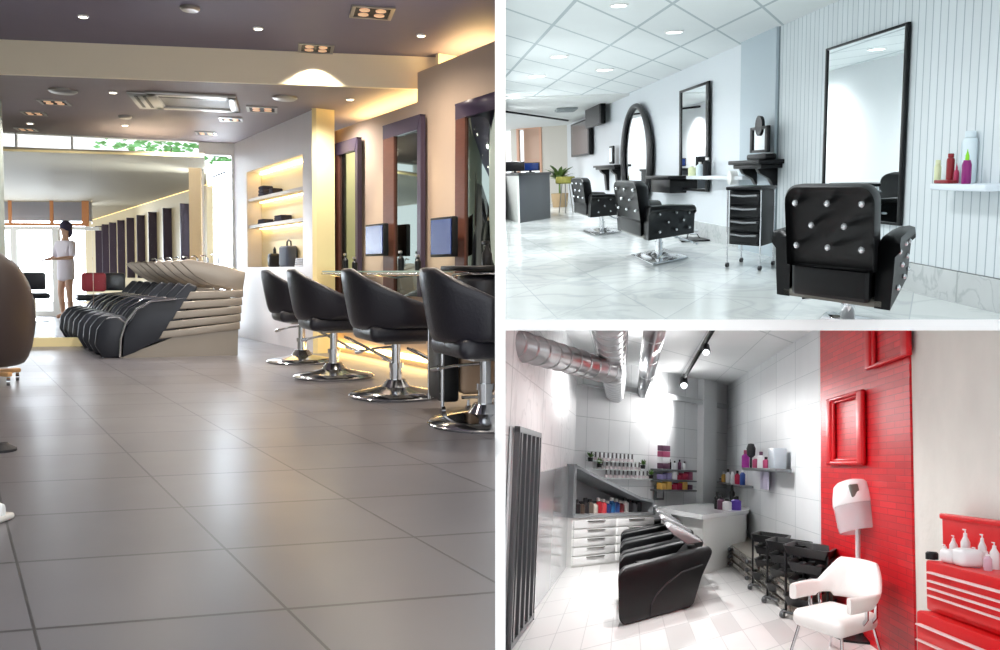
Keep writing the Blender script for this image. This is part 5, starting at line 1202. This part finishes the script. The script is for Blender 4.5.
# white armchair
p=R3.floor(839,661)
t=Thing(R3,'white_armchair','white leather armchair with open arm gap standing by the red bricks','armchair',p,143,depth=1.9,sc=.93)
M_whl=mat('white leather','#eeecea',.4,0,.5,bump=.1,bscale=40)
rings=[]; N=36
for i in range(N+1):
    k=i/N*2-1; ca=abs(k); ph=math.radians(k*112); rx,ry=.31,.29
    x=rx*math.sin(ph); y=-ry*math.cos(ph)
    if ca>.7: e=(ca-.7)/.3; y+=.16*e; x=math.copysign(abs(x)+.02*e,x)
    zt_=.90-.23*max(0,min(1,(ca-.30)/.3)); zb=.60-.08*0 if ca<.25 else .56
    if ca<.4: zb=.52
    if ca>.7: zb=.53
    nrm=Vector((math.sin(ph),-math.cos(ph),0)); ring=[]
    for q_ in range(16):
        a_=2*math.pi*q_/16; cx=math.copysign(abs(math.cos(a_))**.6,math.cos(a_)); sz_=math.copysign(abs(math.sin(a_))**.5,math.sin(a_)); zz=(zt_+zb)/2+(zt_-zb)/2*sz_
        off_=.035*cx+.08*((zz-zb)/max(.05,(zt_-zb)))*(1-ca)**.6
        ring.append((x+nrm.x*off_,y+nrm.y*off_,zz))
    rings.append(ring)
mb=MB(); mb.loft(rings); t.part('backrest',mb,M_whl,smooth=60)
mb=MB(); mb.box((0,.05,.39),(.56,.58,.16),r=.07,seg=5); t.part('seat',mb,M_whl)
for s_ in (-1,1):
    for y in (-.12,.02):
        mb=MB(); mb.tube([(s_*.27,y,.40),(s_*.31,y,.45),(s_*.31,y,.58)],.018,seg=8); t.part('arm_support',mb,M_chrome)
for x,y in ((-.22,.26),(.22,.26),(-.22,-.2),(.22,-.2)):
    mb=MB(); mb.cyl((x,y,.36),(x*1.35,y*1.3,0),.014); t.part('leg',mb,M_chrome)
# hood dryer
p=R3.floor(859,640)
t=Thing(R3,'hood_dryer','white hood hair dryer with a clear visor on a slim stand before the red bricks','hair dryer',p,0,depth='plain'); k=R3.mpp(p)
zc_=R3.zat(p,507)
mb=MB(); mb.lathe([(.26,0),(.26,.02),(.05,.05),(.02,.1)],seg=5); t.part('base',mb,M_blackp)
mb=MB(); mb.cyl((0,0,.05),(0,0,zc_-.02),.022); mb.cyl((0,0,zc_-.55),(0,0,zc_-.2),.024); t.part('pole',mb,mat('white pole','#e3e4e6',.3))
T_=Matrix.Translation((-5*k,-.1,zc_)) @ Matrix.Rotation(math.radians(-8),4,'Y') @ Matrix.Rotation(math.radians(-14),4,'X')
w_=20*k
def tf(prof): return [(r*k*1.1,z*k) for r,z in prof]
mb=MB(); mb.lathe(tf([(20,2),(20.5,4),(19,12),(16,22),(12,26),(5,28),(.1,28.2)]),seg=36,mx=T_); t.part('hood',mb,mat('white glossy shell','#eceef0',.25),smooth=60)
mb=MB(); mb.lathe(tf([(20,2),(20.5,-18),(19.8,-24),(19.2,-24),(19.6,-18),(19.2,2)]),seg=36,mx=T_); t.part('visor',mb,mat('clear visor','#e9e6ea',.08,0,.6,alpha=.4),label='transparent visor')
mb=MB(); mb.span((-10*k,-20.5*k,7*k),(-1*k,-16.6*k,20*k),r=.01,mx=T_); d=t.part('control_panel',mb,mat('grey green panel','#6e746e',.4))
for j in range(3): mb=MB(); mb.cyl((-5.5*k,-19.3*k,(9.5+3.2*j)*k),(-5.5*k,-20.3*k,(9.5+3.2*j)*k),1.1*k,seg=14,) ; mb2=MB(); mb2.add(mb.bm.copy() if False else bmesh.new()); bmesh.ops.transform(mb.bm,matrix=T_,verts=mb.bm.verts); t.part('knob',mb,M_blackp,parent=d)
mb=MB(); mb.span((-9*k,-20.2*k,3.5*k),(2*k,-19.6*k,5*k),mx=T_); t.part('brand_strip',mb,M_blackp)
mb=MB(); mb.cyl((18*k,0,8*k),(24*k,0,8*k),5*k,seg=24); bmesh.ops.transform(mb.bm,matrix=T_,verts=mb.bm.verts); t.part('hinge',mb,mat('pale hinge','#cfd0d3',.3))

# red tool chest
c0=R3.floor(918,732); c1=R3.floor(1000,788); wt=Wall(R3,c0,c1)
def tz(px,py,o=0): return wt.uv(px,py,o)
M_tred=mat('red enamel','#de0f16',.35,0,.25); M_trim=mat('white drawer edge','#f3dcdc',.35)
t=wt.thing('tool_chest','glossy red tool chest with pale drawer edges and open lid, lower right','tool chest',0,0,0)
L_=wt.len+.4
zl=tz(922,612)[1]; zu=tz(926,560,.08)[1]; ux=tz(926,600,.08)[0]
mb=MB(); mb.span((0,0,.05),(L_,.7,zl),r=.02); t.part('lower_cabinet',mb,M_tred)
mb=MB(); mb.span((ux,.08,zl),(L_,.62,zu),r=.015); t.part('upper_chest',mb,M_tred)
def drw(u0_,z0_,z1_,o,nm='drawer'):
    mb=MB(); mb.span((u0_,o-.03,z0_),(L_-.05,o+.01,z1_-.012),r=.004); d=t.part(nm,mb,M_tred)
    mb=MB(); mb.span((u0_,o-.05,z1_-.012),(L_-.05,o-.01,z1_),r=.006); t.part('handle_edge',mb,M_trim,parent=d,label='pale drawer edge')
ye=[574,582.5,590,597.5]; zz=[tz(932,y)[1] for y in ye]
for k in range(4): drw(ux+.12,zz[k]-(zz[0]-zz[1]) if k<3 else zl+.04,zz[k],.08)
ye=[624.5,640,660]; zz=[tz(926,y)[1] for y in ye]
for k in range(3): drw(.1,zz[k]-(zz[0]-zz[1]),zz[k],0)
# open lid
u2=tz(942,530,.95)[0]; zlid=wt.uv(945,515,.46)[1]
mb=MB(); mb.span((wt.uv(942,530,.46)[0],.46,zu),(L_+1.5,.50,zlid),r=.01); t.part('lid',mb,M_tred,label='raised red lid')
mb=MB(); mb.span((wt.uv(942,530,.46)[0]-.0,.44,zlid-.03),(L_+1.5,.51,zlid+.01),r=.01); t.part('lid_rim',mb,M_tred)
# bottles and wipes on the chest
M_pnk=mat('pale pink liquid','#e3c3d3',.2,0,.5,alpha=.9); M_wp=mat('milky plastic','#f1f1f3',.35)
bl=[(945,560,545,9,M_wp,'white pump bottle at the left of the red chest'),(954,561,536,8,M_wp,'second white bottle on the red chest'),(966,563,530,9,M_wp,'tall broad white bottle in the middle of the red chest'),(975,567,548,9,M_pnk,'pale pink bottle in front on the red chest'),(983,567,535,8,M_wp,'white spray bottle right of the tall one on the red chest'),(988,572,552,8,M_pnk,'pinkish bottle with a white pump on the red chest'),(995,570,543,9,M_wp,'white bottle at the right edge on the red chest')]
for px,pb,ptp,wp,c,lab in bl:
    o_=.32 if ptp<545 else .22
    u_=wt.uv(px,pb,o_)[0]; z1_=wt.uv(px,ptp,o_)[1]; h=z1_-zu; k=R3.mpp(wt.P(u_,1,o_)); r=wp*k/2
    b_=wt.thing('pump_bottle',lab,'bottle',u_,zu,o_,group=None)
    mb=MB(); mb.lathe([(r*.95,0),(r,.01),(r,h*.62),(r*.4,h*.8)],seg=24); b_.part('body',mb,c)
    mb=MB(); mb.lathe([(r*.45,h*.78),(r*.4,h*.9),(r*.15,h*.9),(r*.15,h)],seg=16); mb.box((-r*.4,0,h),(r*1.3,r*.4,h*.05),r=.004); b_.part('pump',mb,M_wp)
for i,(px0,px1,y0,y1) in enumerate(((938,949,549,563),(951,962,548,566))):
    o_=.12; a,b=wt.uv(px0,y1,o_)[0],wt.uv(px1,y1,o_)[0]; h=wt.uv((px0+px1)/2,y0,o_)[1]-zu
    t2=wt.thing('wipes_packet',('left','right')[i]+' white packet standing at the front of the red chest','packet',a,zu,o_,mesh=1)
    mb=MB(); mb.span((0,0,0),(b-a,.14,h),r=.03,seg=3); t2.solo(mb,M_wp)
t2=wt.thing('jar_lid','small black lid at the left front corner of the red chest','lid',wt.uv(932,559,.15)[0],zu,.15,mesh=1); mb=MB(); mb.lathe([(.04,0),(.04,.04),(.03,.05)],seg=16); t2.solo(mb,M_blackp)

# ================================================================ the partition walls and slab between the three rooms
M_div = mat('white partition paint','#ffffff',.8)
Mcam = Matrix.Translation((0,0,R1.H)) @ B1T
def rp(px,py,d): return Mcam @ (ray_c(px,py)*d)
def wedge(name, quadpx, d0, d1):
    b = bmesh.new(); A=[b.verts.new(rp(x,y,d0)) for x,y in quadpx]; B_=[b.verts.new(rp(x,y,d1)) for x,y in quadpx]
    b.faces.new(A); b.faces.new(B_[::-1])
    for i in range(4): b.faces.new((A[i],B_[i],B_[(i+1)%4],A[(i+1)%4]))
    bmesh.ops.recalc_face_normals(b, faces=b.faces)
    mb=MB(); mb.add(b); o=mb.build(name,M_div,smooth=0); o['kind']='structure'
wedge('wall_middle',[(495,-40),(505.5,-40),(505.5,690),(495,690)],4.7,24)
wedge('trim_slab',[(505.5,319.5),(1040,319.5),(1040,330.5),(505.5,330.5)],5.6,24)
# every room ends inside the partitions: trim what would pass through them
camp = Mcam @ Vector((0,0,0))
def pl(p,q,inside):
    a=rp(*p,1)-camp; b=rp(*q,1)-camp; n=a.cross(b).normalized()
    if (rp(*inside,1)-camp).dot(n)>0: n=-n
    return n            # points outward
planes = {1:[pl((495.2,0),(495.2,650),(200,300))],
          2:[pl((505.3,0),(505.3,650),(800,200)),pl((600,319.7),(900,319.7),(800,200))],
          3:[pl((505.3,0),(505.3,650),(800,500)),pl((600,330.3),(900,330.3),(800,500))]}
bpy.context.view_layer.update()
dg = bpy.context.evaluated_depsgraph_get()
for o in list(C.objects):
    if o.type!='MESH' or 'rm' not in o: continue
    mw=o.matrix_world
    if o.modifiers: continue
    for n in planes[o['rm']]:
        ds=[(mw@v.co-camp).dot(n) for v in o.data.vertices]
        if not ds or max(ds)<1e-4: continue
        if min(ds)>=0:
            bpy.data.objects.remove(o); break
        b=bmesh.new(); b.from_mesh(o.data); inv=mw.inverted()
        no=(inv.to_3x3()@n).normalized() if True else n
        no=(mw.to_3x3().transposed()@n).normalized()
        r=bmesh.ops.bisect_plane(b,geom=b.verts[:]+b.edges[:]+b.faces[:],plane_co=inv@camp,plane_no=no,clear_outer=True)
        es=[g for g in r['geom_cut'] if isinstance(g,bmesh.types.BMEdge)]
        if es: 
            try: bmesh.ops.holes_fill(b,edges=es,sides=0)
            except Exception: pass
        b.to_mesh(o.data); b.free()
for o in list(C.objects):          # empties left without parts
    if o.type=='EMPTY' and not o.children: bpy.data.objects.remove(o)
for o in C.objects:
    if 'rm' in o: del o['rm']
